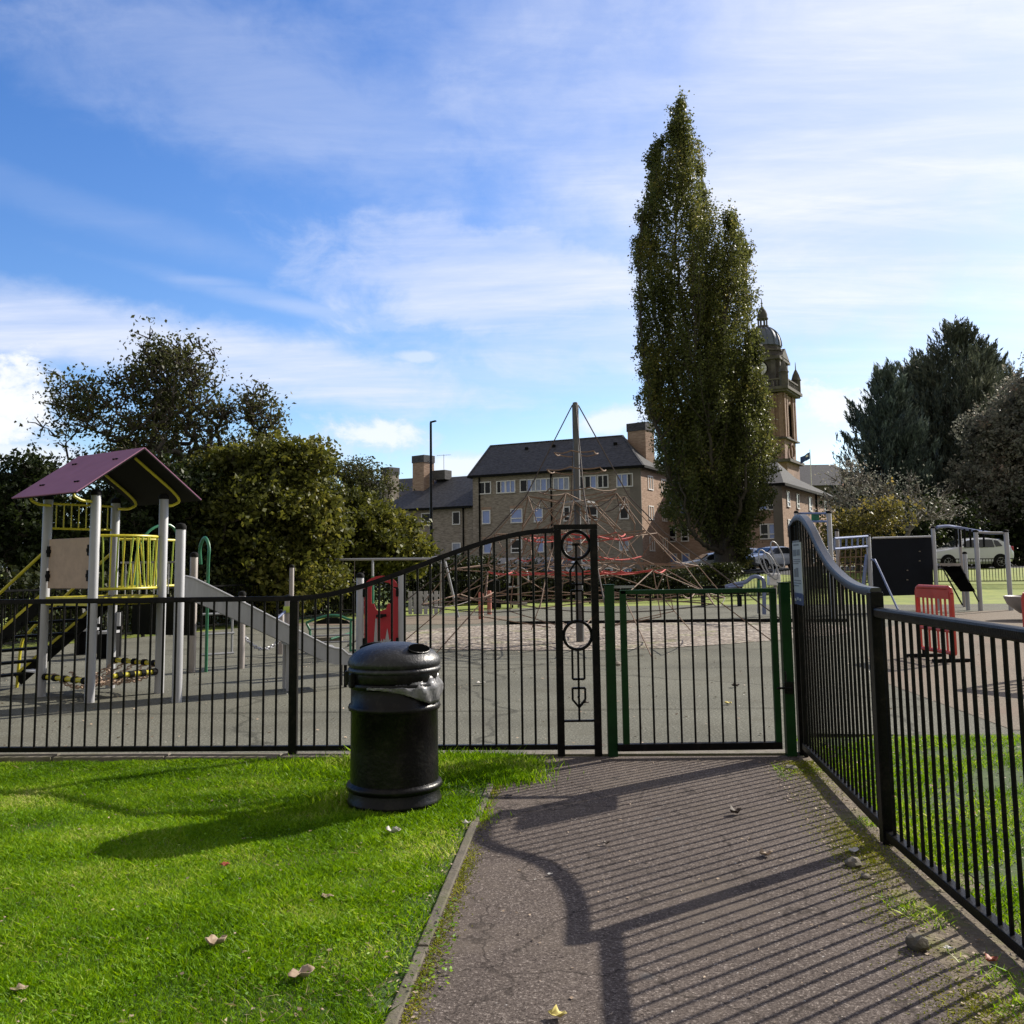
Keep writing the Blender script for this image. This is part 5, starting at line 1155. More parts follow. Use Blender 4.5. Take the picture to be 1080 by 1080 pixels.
b = MB(); b.beam(Vector((q2_[0].x, q2_[0].y, ze2)), Vector((q2_[1].x, q2_[1].y, ze2)), .16, .2); b.build('gutter', 'darkpanel', rf2, smooth=0)
def T2(px): p = onplane(px, 550, WA, WB); return (p - WA).dot(d2) / (WB - WA).length
for px, w, k, ms in ((429.5, .85, 2, 'curtain'), (450, 1.15, 2, 'glass'), (481.5, .85, 0, 'glass')): window(wg, WA, WB, T2(px), 5.9, w, 1.2, k, ms)
for px, w, k, ms in ((450, 1.1, 1, ['curtain', 'glassb']), (481.5, .95, 0, 'curtain'), (429, .9, 0, 'curtain')): window(wg, WA, WB, T2(px), 3.1, w, 1.2, k, ms)
p = wallpt(WA, WB, T2(489), 0, .08); b = MB(); b.tube([p, p + up * ze2], .07, 8); b.build('downpipe', 'darkpanel', wg)
c_ = chim(wg, 446.5, 92, 1.55, ze2 + 1, at(446, 481.5, 92).z, 'brickp')
chim(wg, 411.5, 98, 1.15, ze2, at(411, 494, 98).z, 'brick')
b = MB(); p = at(466, 500, 92); b.box((p.x, 92, zr2 + .15), (1.5, 1.2, .9), R(-30)); o_ = b.build('roof_hatch', 'slateg', wg, smooth=0)
b = MB(); b.tube([(p.x + .2, 92, zr2 + .5), (p.x + .2, 92, zr2 + 2.2)], .025, 6); b.tube([(p.x - .5, 92, zr2 + 2.1), (p.x + .9, 92, zr2 + 2.15)], .018, 6)
for k in range(6): b.tube([(p.x - .4 + k * .22, 91.8, zr2 + 2.12), (p.x - .4 + k * .22, 92.2, zr2 + 2.12)], .012, 5)
b.build('aerial', 'galv', o_)
# second, lower wing beyond
wg2 = thing('apartment_wing', 'farthest slate roofed wing half hidden behind the olive trees', 'building', (-16, 96, 0))
XA, XB = V2(350, 100), V2(432, 96); e2 = (XB - XA).normalized(); m2_ = Vector((-e2.y, e2.x, 0)); zx = at(400, 537, 98).z; zxr = at(400, 506, 103).z
prism(wg2, 'wall', 'brick', [(p.x, p.y) for p in (XA, XB, XB + m2_ * 10, XA + m2_ * 10)], -.2, zx)
qa = [XA - m2_ * .4, XB - m2_ * .4 + e2 * .3, XB + m2_ * 10.4 + e2 * .3, XA + m2_ * 10.4]
b = MB(); b.add([Vector((p.x, p.y, zx)) for p in qa] + [Vector((*(XA + m2_ * 5).xy, zxr)), Vector((*(XB + m2_ * 5).xy, zxr))], [(0, 1, 5, 4), (3, 0, 4), (2, 3, 4, 5), (1, 2, 5), (0, 3, 2, 1)]); b.build('roof', 'slate', wg2, smooth=0)
for t_ in (.3, .7): window(wg2, XA, XB, t_, 5.2, 1.1, 1.2, 1)
# right block behind the poplar
rb = thing('apartment_block', 'pinkish brick block with grey slate roof right of the poplar', 'building', (22, 85, 0))
RA, RB = V2(700, 84), V2(823, 78); RC = V2(884, 100); zrE = at(823, 511, 78).z
prism(rb, 'wall', 'brickp', [(p.x, p.y) for p in (RA, RB, RC, Vector((RC.x - 9, RC.y + 6, 0)), Vector((RA.x, RA.y + 14, 0)))], -.2, zrE)
k0 = at(823, 487, 86); zrr = k0.z
rq = [RA + Vector((0, -.5, 0)), RB + Vector((.3, -.6, 0)), RC + Vector((.6, -.2, 0)), Vector((RC.x - 9, RC.y + 6.5, 0)), Vector((RA.x, RA.y + 14.5, 0))]
r1_ = V2(700, 91); r2b = V2(823, 86.5); r3_ = V2(880, 104)
b = MB(); vv = [Vector((p.x, p.y, zrE)) for p in rq] + [Vector((p.x, p.y, zrr)) for p in (r1_, r2b)] + [Vector((r3_.x - 3.5, r3_.y + 1.5, zrr + .2))]
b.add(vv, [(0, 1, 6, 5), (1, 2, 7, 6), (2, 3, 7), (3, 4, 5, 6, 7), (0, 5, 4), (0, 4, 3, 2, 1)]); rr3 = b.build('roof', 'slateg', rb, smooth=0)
b = MB(); b.beam(vv[0], vv[1], .18, .22); b.beam(vv[1], vv[2], .18, .22); b.build('gutter', 'darkpanel', rr3, smooth=0)
def T3(px, A, B): p = onplane(px, 550, A, B); return (p - A).dot((B - A).normalized()) / (B - A).length
for z_ in (6.7, 4.3, 2.0):
    for px in (709, 722, 806, 815): window(rb, RA, RB, T3(px, RA, RB), z_ - .2, .75, 1.3, 2, random.choice(['glass', 'glassb']))
for z_ in (6.9, 4.5, 2.1):
    for px in (832, 842, 855, 871): window(rb, RB, RC, T3(px, RB, RC), z_, 1.0 if px < 850 else 1.2, 1.35, 2, random.choice(['glass', 'curtain']))
p = RB + Vector((-.15, -.1, 0)); b = MB(); b.box((p.x, p.y, zrE / 2), (.7, .3, zrE - .2)); b.build('corner_pier', 'concband', rb, smooth=0)
for px in (861, 861.5)[:1]:
    p = wallpt(RB, RC, T3(px, RB, RC), 0, .1); b = MB(); b.tube([p, p + up * zrE], .09, 8); b.build('downpipe', 'darkpanel', rb)
# low garden wall / dark hedge line handled with plants

# ---- clock tower + town hall
TY = 200.0; tc0 = at(811, 500, TY); TX = tc0.x; TH = R(-30)
ct = thing('clock_tower', 'tall domed stone clock tower rising behind the poplar', 'tower', (TX, TY, 0))
zz = lambda py: at(812, py, TY).z
def sqr(b, hw, z0, z1, hw2=None):
    hw2 = hw2 or hw; b.lathe([(hw * 1.4142, z0), (hw2 * 1.4142, z1)], (TX, TY, 0), 4, TH + R(45))
def loc2(u_, v_): return Vector((TX + u_ * math.cos(TH) - v_ * math.sin(TH), TY + u_ * math.sin(TH) + v_ * math.cos(TH), 0))
HW = 5.2
b = MB(); sqr(b, HW, 0, zz(489)); sqr(b, HW - .45, zz(489), zz(420)); b.build('shaft', 'sand', ct, smooth=0)
for hw_, za, zb_ in ((HW + .9, zz(491), zz(488)), (HW + .3, zz(467), zz(465.5)), (HW + .7, zz(419), zz(417)), (HW + 1.1, zz(417), zz(414))): b = MB(); sqr(b, hw_, za, zb_); b.build('cornice', 'sandd', ct, smooth=0)
# pilasters + arches on faces (-v = front left, +u = right)
faces = [((0, -1), (1, 0)), ((1, 0), (0, 1)), ((0, 1), (-1, 0)), ((-1, 0), (0, -1))]
def onface(f, s_, out): n_, t_ = faces[f]; return loc2(n_[0] * out + t_[0] * s_, n_[1] * out + t_[1] * s_)
pil = MB(); arch = MB(); tri = MB(); base_ = MB()
for f in range(4):
    ang = TH + math.atan2(faces[f][1][1], faces[f][1][0])
    for s_ in (-4.35, -2.6, 2.6, 4.35):
        p = onface(f, s_, HW - .35); pil.box((p.x, p.y, (zz(465) + zz(420)) / 2), (.85, .6, zz(420) - zz(465)), ang)
    w = 1.45; z0, z1 = zz(462), zz(436)
    pts = [(-w, z0), (w, z0), (w, z1)] + [(w * math.cos(a), z1 + w * math.sin(a)) for a in np.linspace(0.15, math.pi - .15, 9)] + [(-w, z1)]
    n_ = onface(f, 0, 1) - onface(f, 0, 0)
    arch.extrude([onface(f, s_, HW - .42) + up * z_ for s_, z_ in pts], n_ * .05)
    q_ = [onface(f, 1.75 * math.cos(a), HW - .3) + up * (z1 + 1.75 * math.sin(a)) for a in np.linspace(0, math.pi, 12)]
    pil.tube([onface(f, 1.75, HW - .3) + up * z0] + q_ + [onface(f, -1.75, HW - .3) + up * z0], .28, 6)
    pil.tube([onface(f, 1.5 * math.cos(a), HW - .1) + up * (zz(478) + 1.5 * math.sin(a)) for a in np.linspace(0, 6.283, 20, endpoint=False)], .25, 6, closed=True)
    for s_ in np.linspace(-5, 5, 11):
        p = onface(f, s_, HW + .4); base_.lathe([(.22, zz(414)), (.3, zz(414) + .6), (.18, zz(414) + 1.5)], p, 8)
    a_, c_ = onface(f, -5.4, HW + .4), onface(f, 5.4, HW + .4); base_.beam(a_ + up * (zz(414) + 1.6), c_ + up * (zz(414) + 1.6), .6, .3)
pil.build('pilasters', 'sand', ct, smooth=0); base_.build('balustrade', 'sandd', ct, smooth=0)
for f in range(4): pass
arch.build('belfry_opening', 'hole', ct, smooth=0)
# turrets at corners
for su, sv in ((1, 1), (1, -1), (-1, 1), (-1, -1)):
    p = loc2(su * 5.3, sv * 5.3); b = MB(); z0 = zz(414)
    b.lathe([(.95, z0), (.95, z0 + 2.8), (1.15, z0 + 2.9), (1.0, z0 + 3.1), (.75, z0 + 4.0), (.35, z0 + 4.9), (.12, z0 + 5.3), (.05, z0 + 6.9)], p, 8); b.build('corner_turret', 'sandd', ct, smooth=30)
# clock stage
CW = 3.55
b = MB(); sqr(b, CW, zz(414), zz(384)); b.build('clock_stage', 'sandd', ct, smooth=0)
b = MB(); sqr(b, CW + .9, zz(384), zz(381)); b.build('clock_cornice', 'sandd', ct, smooth=0)
b = MB()
for f in range(4):
    n_ = onface(f, 0, 1) - onface(f, 0, 0)
    b.extrude([onface(f, -3.4, CW - .6) + up * zz(381), onface(f, 3.4, CW - .6) + up * zz(381), onface(f, 0, CW - .6) + up * (zz(381) + 2.2)], n_ * 1.6)
    for s_ in (-2.9, 2.9): p = onface(f, s_, CW + .15); b.box((p.x, p.y, (zz(414) + zz(384)) / 2), (.9, .9, zz(384) - zz(414)), TH)
b.build('pediment', 'sandd', ct, smooth=0)
for f in range(4):
    n_ = (onface(f, 0, 1) - onface(f, 0, 0)).normalized(); c = onface(f, 0, CW); c.z = zz(392)
    b = MB(); b.tube([c - n_ * .1, c + n_ * .12], 1.5, 28); cf_ = b.build('clock_face', 'white', ct, smooth=30)
    b = MB(); t_ = Vector((-n_.y, n_.x, 0)); b.tube([c + n_ * .14 + t_ * 1.55 * math.cos(a) + up * 1.55 * math.sin(a) for a in np.linspace(0, 6.283, 28, endpoint=False)], .12, 6, closed=True)
    b.beam(c + n_ * .17, c + n_ * .17 + up * 1.15, .12, .06); b.beam(c + n_ * .17, c + n_ * .17 + up * .75 - t_ * .25 , .16, .06)
    for k in range(12):
        a = k * math.pi / 6; v = t_ * math.cos(a) + up * math.sin(a); b.beam(c + n_ * .15 + v * 1.15, c + n_ * .15 + v * 1.4, .1, .04)
    b.build('clock_hands', 'darkpanel', cf_, smooth=0)
b = MB(); b.lathe([(4.1, zz(381)), (4.1, zz(374)), (4.4, zz(373.5)), (4.4, zz(371.5)), (3.6, zz(371)), (3.6, zz(367))], (TX, TY, 0), 8, TH + R(22.5)); b.build('drum', 'sandd', ct, smooth=0)
zb, zt_ = zz(367), zz(345.5)
dp_ = [(3.75 * math.cos(a) ** .85 if a < 1.5 else .1, zb + (zt_ - zb) * math.sin(a)) for a in np.linspace(0, 1.38, 12)]
b = MB(); b.lathe(dp_, (TX, TY, 0), 32); dm = b.build('dome', 'lead', ct, smooth=50)
b = MB()
for k in range(16):
    a = k * math.pi / 8; b.tube([(TX + (r + .06) * math.cos(a), TY + (r + .06) * math.sin(a), z) for r, z in dp_], .13, 5)
b.build('dome_rib', 'lead', dm)
b = MB(); b.lathe([(1.3, zt_ - .3), (1.3, zt_ + .3), (.5, zt_ + .35)], (TX, TY, 0), 12)
for k in range(8):
    a = k * math.pi / 4 + .2; b.lathe([(.16, zt_ + .2), (.16, zz(337))], (TX + .95 * math.cos(a), TY + .95 * math.sin(a), 0), 6)
z0 = zz(337); b.lathe([(1.25, z0), (1.25, z0 + .25), (1.05, z0 + .3), (1.1, z0 + 1.0), (.85, z0 + 1.8), (.4, z0 + 2.5), (.15, z0 + 2.9), (.08, z0 + 4.4), (.0, z0 + 4.8)], (TX, TY, 0), 14); b.lathe([(.05, z0 + 3.4), (.28, z0 + 3.6), (.05, z0 + 3.8)], (TX, TY, 0), 8)
b.build('lantern', 'sandd', ct, smooth=40)
th_ = thing('town_hall', 'dark slate roof of the hall beside the clock tower', 'building', (TX + 15, 206, 0))
zt2, ze3 = at(870, 490, 210).z, at(870, 512, 200).z
x0, x1 = at(835, 500, 205).x, at(912, 500, 205).x
prism(th_, 'wall', 'sandd', [(x0, 200), (x1, 200), (x1, 222), (x0, 222)], 0, ze3)
b = MB(); b.add([(x0 - .5, 199.3, ze3), (x1 + .5, 199.3, ze3), (x1 + .5, 222.5, ze3), (x0 - .5, 222.5, ze3), (x0 + 1, 210, zt2), (x1 - 5, 210, zt2)], [(0, 1, 5, 4), (1, 2, 5), (2, 3, 4, 5), (3, 0, 4), (0, 3, 2, 1)]); b.build('roof', 'slate', th_, smooth=0)
fp = at(855, 492, 195); fl = thing('flagpole', 'white flagpole with a dark blue flag beside the clock tower', 'flagpole', (fp.x, 195, 0))
b = MB(); b.lathe([(.12, 0), (.08, at(855, 474, 195).z)], (fp.x, 195, 0), 8); b.build('pole', 'white', fl)
zf = at(855, 477, 195).z; b = MB(); V = []
for i in range(9):
    for j in range(4): V.append((fp.x - .1 - i * .24, 195 + .25 * math.sin(i * .9), zf - j * .45 - i * .13 + .06 * math.sin(i + j)))
b.add(V, [(i * 4 + j, i * 4 + j + 1, (i + 1) * 4 + j + 1, (i + 1) * 4 + j) for i in range(8) for j in range(3)]); o = b.build('flag', 'flag', fl, smooth=60)
b = MB(); k_ = 12; b.extrude([(fp.x - 1.0, 194.7, zf - .65), (fp.x - .5, 194.7, zf - .5), (fp.x - .5, 194.7, zf - .9), (fp.x - 1.0, 194.7, zf - 1.1)], (0, .02, 0)); b.build('flag_emblem', 'white', o, smooth=0)

# ================================================================== TREES
M['lf_olive'] = leafmat('olive_leaves', [(0, (0.022, 0.026, 0.007)), (.35, (0.058, 0.070, 0.015)), (.7, (0.13, 0.138, 0.030)), (1, (0.26, 0.245, 0.065))], .35, .45, .35)
M['lf_sparse'] = leafmat('dark_brown_green_leaves', [(0, (0.020, 0.026, 0.010)), (.6, (0.052, 0.060, 0.020)), (1, (0.11, 0.11, 0.038))], .3, .5, .4)
M['lf_dark'] = leafmat('dark_green_leaves', [(0, (0.010, 0.017, 0.006)), (.6, (0.028, 0.042, 0.012)), (1, (0.06, 0.075, 0.02))], .25, .5, .35)
M['lf_poplar'] = leafmat('poplar_leaves', [(0, (0.025, 0.034, 0.013)), (.45, (0.075, 0.090, 0.028)), (.8, (0.125, 0.135, 0.045)), (1, (0.29, 0.25, 0.07))], .42, .42, .3)
M['lf_pine'] = leafmat('blue_green_needles', [(0, (0.032, 0.048, 0.044)), (.6, (0.09, 0.122, 0.10)), (1, (0.22, 0.26, 0.21))], .15, .55, .25)
M['lf_pine2'] = leafmat('dark_brownish_needles', [(0, (0.030, 0.040, 0.032)), (.6, (0.088, 0.106, 0.075)), (1, (0.21, 0.22, 0.15))], .15, .55, .25)
M['lf_grey'] = leafmat('grey_brown_leaves', [(0, (0.08, 0.09, 0.078)), (.5, (0.175, 0.185, 0.15)), (.85, (0.29, 0.26, 0.21)), (1, (0.36, 0.21, 0.15))], .3, .55, .3)
M['lf_yellow'] = leafmat('yellow_green_leaves', [(0, (0.05, 0.055, 0.015)), (.5, (0.15, 0.14, 0.04)), (1, (0.33, 0.26, 0.09))], .4, .5, .6)
M['lf_hedge'] = leafmat('hedge_leaves', [(0, (0.010, 0.014, 0.005)), (.6, (0.026, 0.034, 0.010)), (1, (0.05, 0.055, 0.016))], .2, .5, .6)
def grow(t, trunk_base, fork, r0, targets, mbark, jit=.10, rmin=.012, rexp=1.6, trunk=True):
    """branches that reach every target by joining the nearest existing wood"""
    tb, fk = np.array(trunk_base, float), np.array(fork, float)
    pool = [tb + (fk - tb) * k / 4 for k in range(2, 5)]
    order = np.argsort(np.linalg.norm(targets - fk, axis=1)); T_ = targets[order]; md = np.linalg.norm(T_[-1] - fk)
    b = MB(); b2 = MB()
    b2.tube([tuple(tb), tuple(tb * .6 + fk * .4 + rng.normal(0, .03, 3)), tuple(fk)], [r0 * 1.25, r0, r0 * .85], 10)
    ends = []
    P_ = np.array(pool)
    for q in T_:
        v = P_ - q; dd = np.linalg.norm(v, axis=1) + np.maximum(0, v[:, 2]) * 1.2; i = int(np.argmin(dd)); s_ = P_[i]; ln = np.linalg.norm(q - s_)
        ds = np.linalg.norm(s_ - fk) / md; de = np.linalg.norm(q - fk) / md
        ra = max(rmin * 1.3, r0 * .55 * (1 - min(1, ds)) ** rexp); rb_ = max(rmin, r0 * .55 * (1 - min(1, de)) ** rexp)
        k = max(3, int(ln / .5)); pts = [s_ + (q - s_) * j / k for j in range(k + 1)]
        for j in range(1, k): pts[j] = pts[j] + rng.normal(0, jit * min(1, ln * .5), 3) + np.array([0, 0, -.12 * ln * math.sin(math.pi * j / k) * .5])
        b.tube([tuple(p) for p in pts], [ra + (rb_ - ra) * j / k for j in range(k + 1)], 5 if ra < .05 else 7)
        P_ = np.concatenate([P_, np.array(pts[1:])]); ends.append((pts[-2], pts[-1]))
    b2.build('trunk', mbark, t, smooth=60)
    return ends, b
def ellips(lobes, dens=1.0, pw=.42):
    out = []
    for (cx, cy, cz, rx, ry, rz, n) in lobes:
        n = int(n * dens); u_ = unit(rng.normal(size=(n, 3))); rad = rng.uniform(0, 1, (n, 1)) ** pw
        out.append(u_ * rad * np.array([rx, ry, rz]) + np.array([cx, cy, cz]))
    return np.concatenate(out)
def broadleaf(name, label, base, fork_h, r0, lobes, leaves, lsize, crad, ml, mbark='bark', twigs=3, twr=.012, grp=None, pw=.42, flat=.75, jit=.1, cat='tree', lasp=.6, bias=None):
    t = thing(name, label, cat, base, grp); tg = ellips(lobes, 1, pw); tg = tg[tg[:, 2] > base[2] + .3]
    ends, b = grow(t, base, (base[0], base[1], base[2] + fork_h), r0, tg, mbark, jit)
    C = []
    for s_, q in ends:
        C.append(q)
        for k in range(twigs):
            dv = unit(rng.normal(size=3) + unit(np.array(q) - np.array([base[0], base[1], base[2] + fork_h])) * 1.1); e_ = q + dv * crad * rng.uniform(.7, 1.7)
            b.tube([tuple(q), tuple((q + e_) / 2 + rng.normal(0, .05, 3)), tuple(e_)], [twr * 1.3, twr, twr * .6], 4); C.append(e_)
    b.build('branches', mbark, t, smooth=60)
    C = np.array(C); kk = rng.integers(2, 6, len(C)); S_ = np.repeat(C, kk, axis=0); S_ = S_ + rng.normal(size=S_.shape) * crad * np.array([.75, .75, .6])
    per = rng.integers(0, max(2, int(leaves * .5)) + 1, len(S_)); P = np.repeat(S_, per, axis=0)
    P = P + rng.normal(size=P.shape) * max(lsize * .75, crad * .26) * np.array([1, 1, flat])
    P = P[P[:, 2] > base[2] + .05]
    quads('crown', leafquads(P, lsize, lasp, bias), ml, t); return t
def W(px, py, Y): p = at(px, py, Y); return (p.x, p.y, p.z)
def lobe(px, py, Y, rpx, rpy, n, ry=None):
    p = at(px, py, Y); s_ = Y / 1000; return (p.x, p.y, p.z, rpx * s_, (ry or rpx * s_), rpy * s_, n)
def gb(px, Y): p = at(px, 600, Y); return (p.x, Y, hgt(p.x, Y) - .05)
# tall sparse tree
broadleaf('sparse_tree', 'tall tree with thin brownish foliage and bare twigs behind the play tower', gb(200, 30), 2.0, .42,
          [lobe(175, 425, 30, 62, 60, 130), lobe(100, 428, 30, 58, 38, 44), lobe(262, 440, 30, 42, 30, 44), lobe(180, 382, 30, 50, 30, 46), lobe(160, 480, 30, 90, 42, 90), lobe(240, 490, 30, 60, 40, 60), lobe(75, 445, 30, 32, 22, 14)], 9, .12, .30, 'lf_sparse', twigs=5, twr=.018, jit=.22, pw=.6)
# dense olive trees
broadleaf('olive_green_tree', 'dense olive green tree right behind the slide', gb(270, 28), 1.6, .22,
          [lobe(262, 548, 28, 70, 58, 250), lobe(232, 592, 28, 62, 45, 140), lobe(285, 498, 28, 30, 26, 34), lobe(318, 490, 28, 28, 20, 22), lobe(240, 500, 28, 34, 22, 30), lobe(300, 600, 28, 60, 35, 110), lobe(335, 560, 28, 22, 30, 30)], 48, .15, .27, 'lf_olive', twigs=3, pw=.6)
broadleaf('olive_green_tree', 'spreading olive green tree over the swing frame', gb(370, 33), 1.6, .22,
          [lobe(350, 558, 33, 56, 32, 160), lobe(395, 582, 33, 44, 22, 110), lobe(322, 524, 33, 28, 16, 30), lobe(360, 536, 33, 26, 10, 16), lobe(345, 590, 33, 50, 32, 100), lobe(405, 560, 33, 24, 14, 24), lobe(428, 585, 33, 20, 13, 20)], 48, .16, .30, 'lf_olive', twigs=3, pw=.6)
broadleaf('wispy_tree', 'thin twiggy tree top in front of the farthest slate roof', gb(375, 40), 3, .16,
          [lobe(385, 520, 40, 30, 26, 60), lobe(365, 505, 40, 32, 18, 35)], 14, .13, .3, 'lf_sparse', twigs=4, twr=.014)
broadleaf('dark_tree', 'dark tree at the left edge behind the tower stairs', gb(20, 26), 1.5, .2,
          [lobe(15, 550, 26, 52, 52, 150), lobe(60, 590, 26, 50, 40, 110), lobe(-30, 560, 26, 50, 60, 90), lobe(110, 600, 26, 50, 35, 90), lobe(40, 505, 26, 22, 14, 20)], 46, .12, .30, 'lf_dark', twigs=3, pw=.6)
broadleaf('dark_tree', 'dark tree between the tower roof and the olive trees', gb(165, 27), 1.5, .2,
          [lobe(160, 570, 27, 62, 50, 160), lobe(190, 530, 27, 45, 35, 70), lobe(200, 610, 27, 60, 30, 90), lobe(130, 530, 27, 34, 24, 30)], 46, .12, .30, 'lf_dark', twigs=3, pw=.6)
def hedge(name, label, x0, y0, x1, y1, h, w, n, ml='lf_hedge', ls=.12, cat='hedge'):
    t = thing(name, label, cat, (x0, y0, 0)); u_ = rng.uniform(0, 1, n); a = np.stack([x0 + (x1 - x0) * u_, y0 + (y1 - y0) * u_], 1)
    hh = h * (.86 + .14 * np.sin(u_ * 40) * np.sin(u_ * 17 + 1)); z = hh * rng.uniform(0, 1, n) ** .7; gz = np.array([hgt(*p) for p in a])
    P = np.concatenate([a + rng.normal(0, w * .33, (n, 2)), (z + gz)[:, None]], 1)
    quads('foliage', leafquads(P, ls, .65), ml, t)
    b = MB()
    for k in range(int(max(6, math.hypot(x1 - x0, y1 - y0) * 2))):
        s_ = random.random(); x, y = x0 + (x1 - x0) * s_ + random.uniform(-w, w) * .2, y0 + (y1 - y0) * s_; g_ = hgt(x, y); b.tube([(x, y, g_), (x + random.uniform(-.3, .3), y + random.uniform(-.3, .3), g_ + h * .85)], [.04, .015], 5)
    b.build('stems', 'bark', t); return t
hedge('hedge', 'dark overgrown hedge along the left boundary railing', -24, 15.5, -10.2, 20.5, 1.9, 1.1, 26000, ls=.11)
hedge('hedge', 'dark hedge under the olive trees behind the swings', -10.6, 21, -5.2, 33.5, 1.7, 1.0, 22000, ls=.12)
hedge('hedge', 'dark hedge behind the pale blue slatted screen', -5.0, 37, -1.0, 41, 2.0, 1.4, 12000, ls=.14)
hedge('hedge', 'low dark hedge behind the rope pyramid', -3.4, 39.6, 7.6, 41.5, 1.25, 1.6, 26000, ls=.14)
hedge('hedge', 'dark hedge strip left of the poplar foot', 7, 48.5, 11.2, 49, 1.15, 1.2, 9000, ls=.14)
hedge('shrub_bank', 'shadowy shrub bank behind the white car', 24, 64, 46, 62, 5.2, 4.5, 52000, 'lf_dark', ls=.28, cat='shrubs')

# ---- poplar
pb = gb(768, 60); pt_ = thing('poplar_tree', 'very tall columnar poplar with several pointed leaders', 'poplar', pb)
OUT = [(104, 712, 718), (130, 700, 733), (150, 684, 742), (172, 682, 750), (200, 676, 752), (216, 671, 760), (228, 668, 778), (246, 667, 794), (270, 666, 798), (300, 666, 799), (340, 666, 801), (380, 667, 804), (420, 670, 811), (450, 678, 818), (480, 688, 822), (510, 694, 820), (538, 697, 812), (558, 704, 806), (574, 724, 797), (590, 748, 788), (604, 757, 783)]
oy = np.array([o[0] for o in OUT], float)
oz = np.array([at(740, y_, 60).z for y_ in oy]); ol = np.array([at(o[1], o[0], 60).x for o in OUT]); orr = np.array([at(o[2], o[0], 60).x for o in OUT])
zs_ = oz[::-1]; L_o = lambda z: np.interp(z, zs_, ol[::-1]); R_o = lambda z: np.interp(z, zs_, orr[::-1])
wood = MB(); tr = MB(); C = []
lead = [((715, 108), (716, 300), -.6, 1.25), ((687, 146), (690, 330), .8, .75), ((673, 228), (684, 400), -.5, .95), ((741, 172), (745, 330), 1.0, .7), ((772, 229), (765, 360), -1.2, 1.15), ((792, 247), (786, 380), .8, .75), ((803, 350), (798, 460), -.6, .75), ((814, 415), (806, 520), .9, .75), ((731, 215), (735, 400), -1.8, 1.25), ((700, 300), (712, 470), 1.6, 1.3), ((760, 300), (760, 450), 1.8, 1.3), ((680, 390), (704, 500), -1.5, 1.0), ((745, 390), (750, 480), -2.4, 1.4), ((790, 440), (785, 520), -2.0, 1.15), ((712, 480), (730, 560), -2.0, 1.1)]
for (tx, ty), (mx_, my_), dy, rad in lead:
    T0 = Vector(pb) + Vector((rng.normal(0, .25), rng.normal(0, .25), .8)); m1 = at(mx_, my_, 60 + dy * 1.3); tp_ = at(tx, ty, 60 + dy)
    lo = T0.lerp(m1, .3); lo.x = T0.x + (m1.x - T0.x) * .22
    path = crom([T0, lo, m1, tp_], 14); k = len(path)
    for i, p in enumerate(path):
        if 0 < i < k - 1: path[i] = p + Vector(rng.normal(0, .06, 3))
        if p.z > pb[2] + 5: path[i].x = min(max(path[i].x, L_o(p.z) + .5), R_o(p.z) - .5)
    tr.tube(path, [.22 * (1 - i / k) ** .9 + .015 for i in range(k)], 7)
    tot = (tp_.z - T0.z)
    nbr = int(tot * 4.6)
    for j in range(nbr):
        f_ = rng.uniform(.10, 1.0) ** .85; i = min(k - 2, int(f_ * (k - 1))); s_ = path[i]
        if s_.z < pb[2] + 1.9 : continue
        hrel = (s_.z - pb[2]) / tot
        rr_ = rad * (1.35 if hrel < .8 else 1.35 * max(.3, (1 - hrel) / .2)) * rng.uniform(.45, 1.15); 
        a = rng.uniform(0, 6.283); ln = rng.uniform(1.4, 3.6) * (1 if f_ < .85 else .55)
        if hrel < .12: rr_ *= .8
        e_ = Vector((s_.x + rr_ * math.cos(a), s_.y + rr_ * math.sin(a), min(s_.z + ln, tp_.z + .3)))
        e_.x = min(max(e_.x, L_o(e_.z) + .45), R_o(e_.z) - .35)
        md_ = s_.lerp(e_, .5) + Vector((rr_ * .22 * math.cos(a), rr_ * .22 * math.sin(a), -.15))
        pts = crom([s_, md_, e_], 4); wood.tube(pts, [.035 * (1 - q / len(pts)) + .010 for q in range(len(pts))], 4)
        for q in pts[2:]: C.append(tuple(q))
tr.build('trunk', 'bark', pt_, smooth=60); wood.build('branches', 'bark', pt_, smooth=60)
C = np.array(C); P = np.repeat(C, rng.integers(12, 36, len(C)), axis=0); P = P + rng.normal(size=P.shape) * np.array([.20, .20, .34])
# upright sprays filling the body of the crown
n = 3900; z = pb[2] + 2.6 + (at(740, 128, 60).z - pb[2] - 2.6) * rng.uniform(0, 1, n) ** 1.2; lo_, hi_ = L_o(z), R_o(z); wd = hi_ - lo_
ux = rng.beta(1.1, 1.1, n); x = lo_ + wd * ux; yv = 60 + rng.uniform(-1, 1, n) * wd * .42 * np.sqrt(np.maximum(.04, 1 - (2 * ux - 1) ** 2))
gap = np.sin(x * 3.1 + z * .35) + np.sin(x * 5.3 - z * .22 + yv) + np.sin(z * .8 + x * 1.2); xg_ = at(757, 260, 60).x; zt_g, zb_g = at(757, 225, 60).z, at(757, 305, 60).z
ok = (gap + rng.normal(0, .5, n) > -.55 + .35 * (z > 16)) & ~((z > zb_g) & (np.abs(x - xg_) < .38 * (z - zb_g) / (zt_g - zb_g) + .1))
S0 = np.stack([x, yv, z], 1)[ok]; ang_ = rng.uniform(0, 6.283, len(S0)); ln_ = rng.uniform(.7, 2.1, len(S0))
Dv = np.stack([np.cos(ang_) * .22 + (S0[:, 0] - (L_o(S0[:, 2]) + R_o(S0[:, 2])) / 2) * .05, np.sin(ang_) * .22, np.ones(len(S0))], 1)
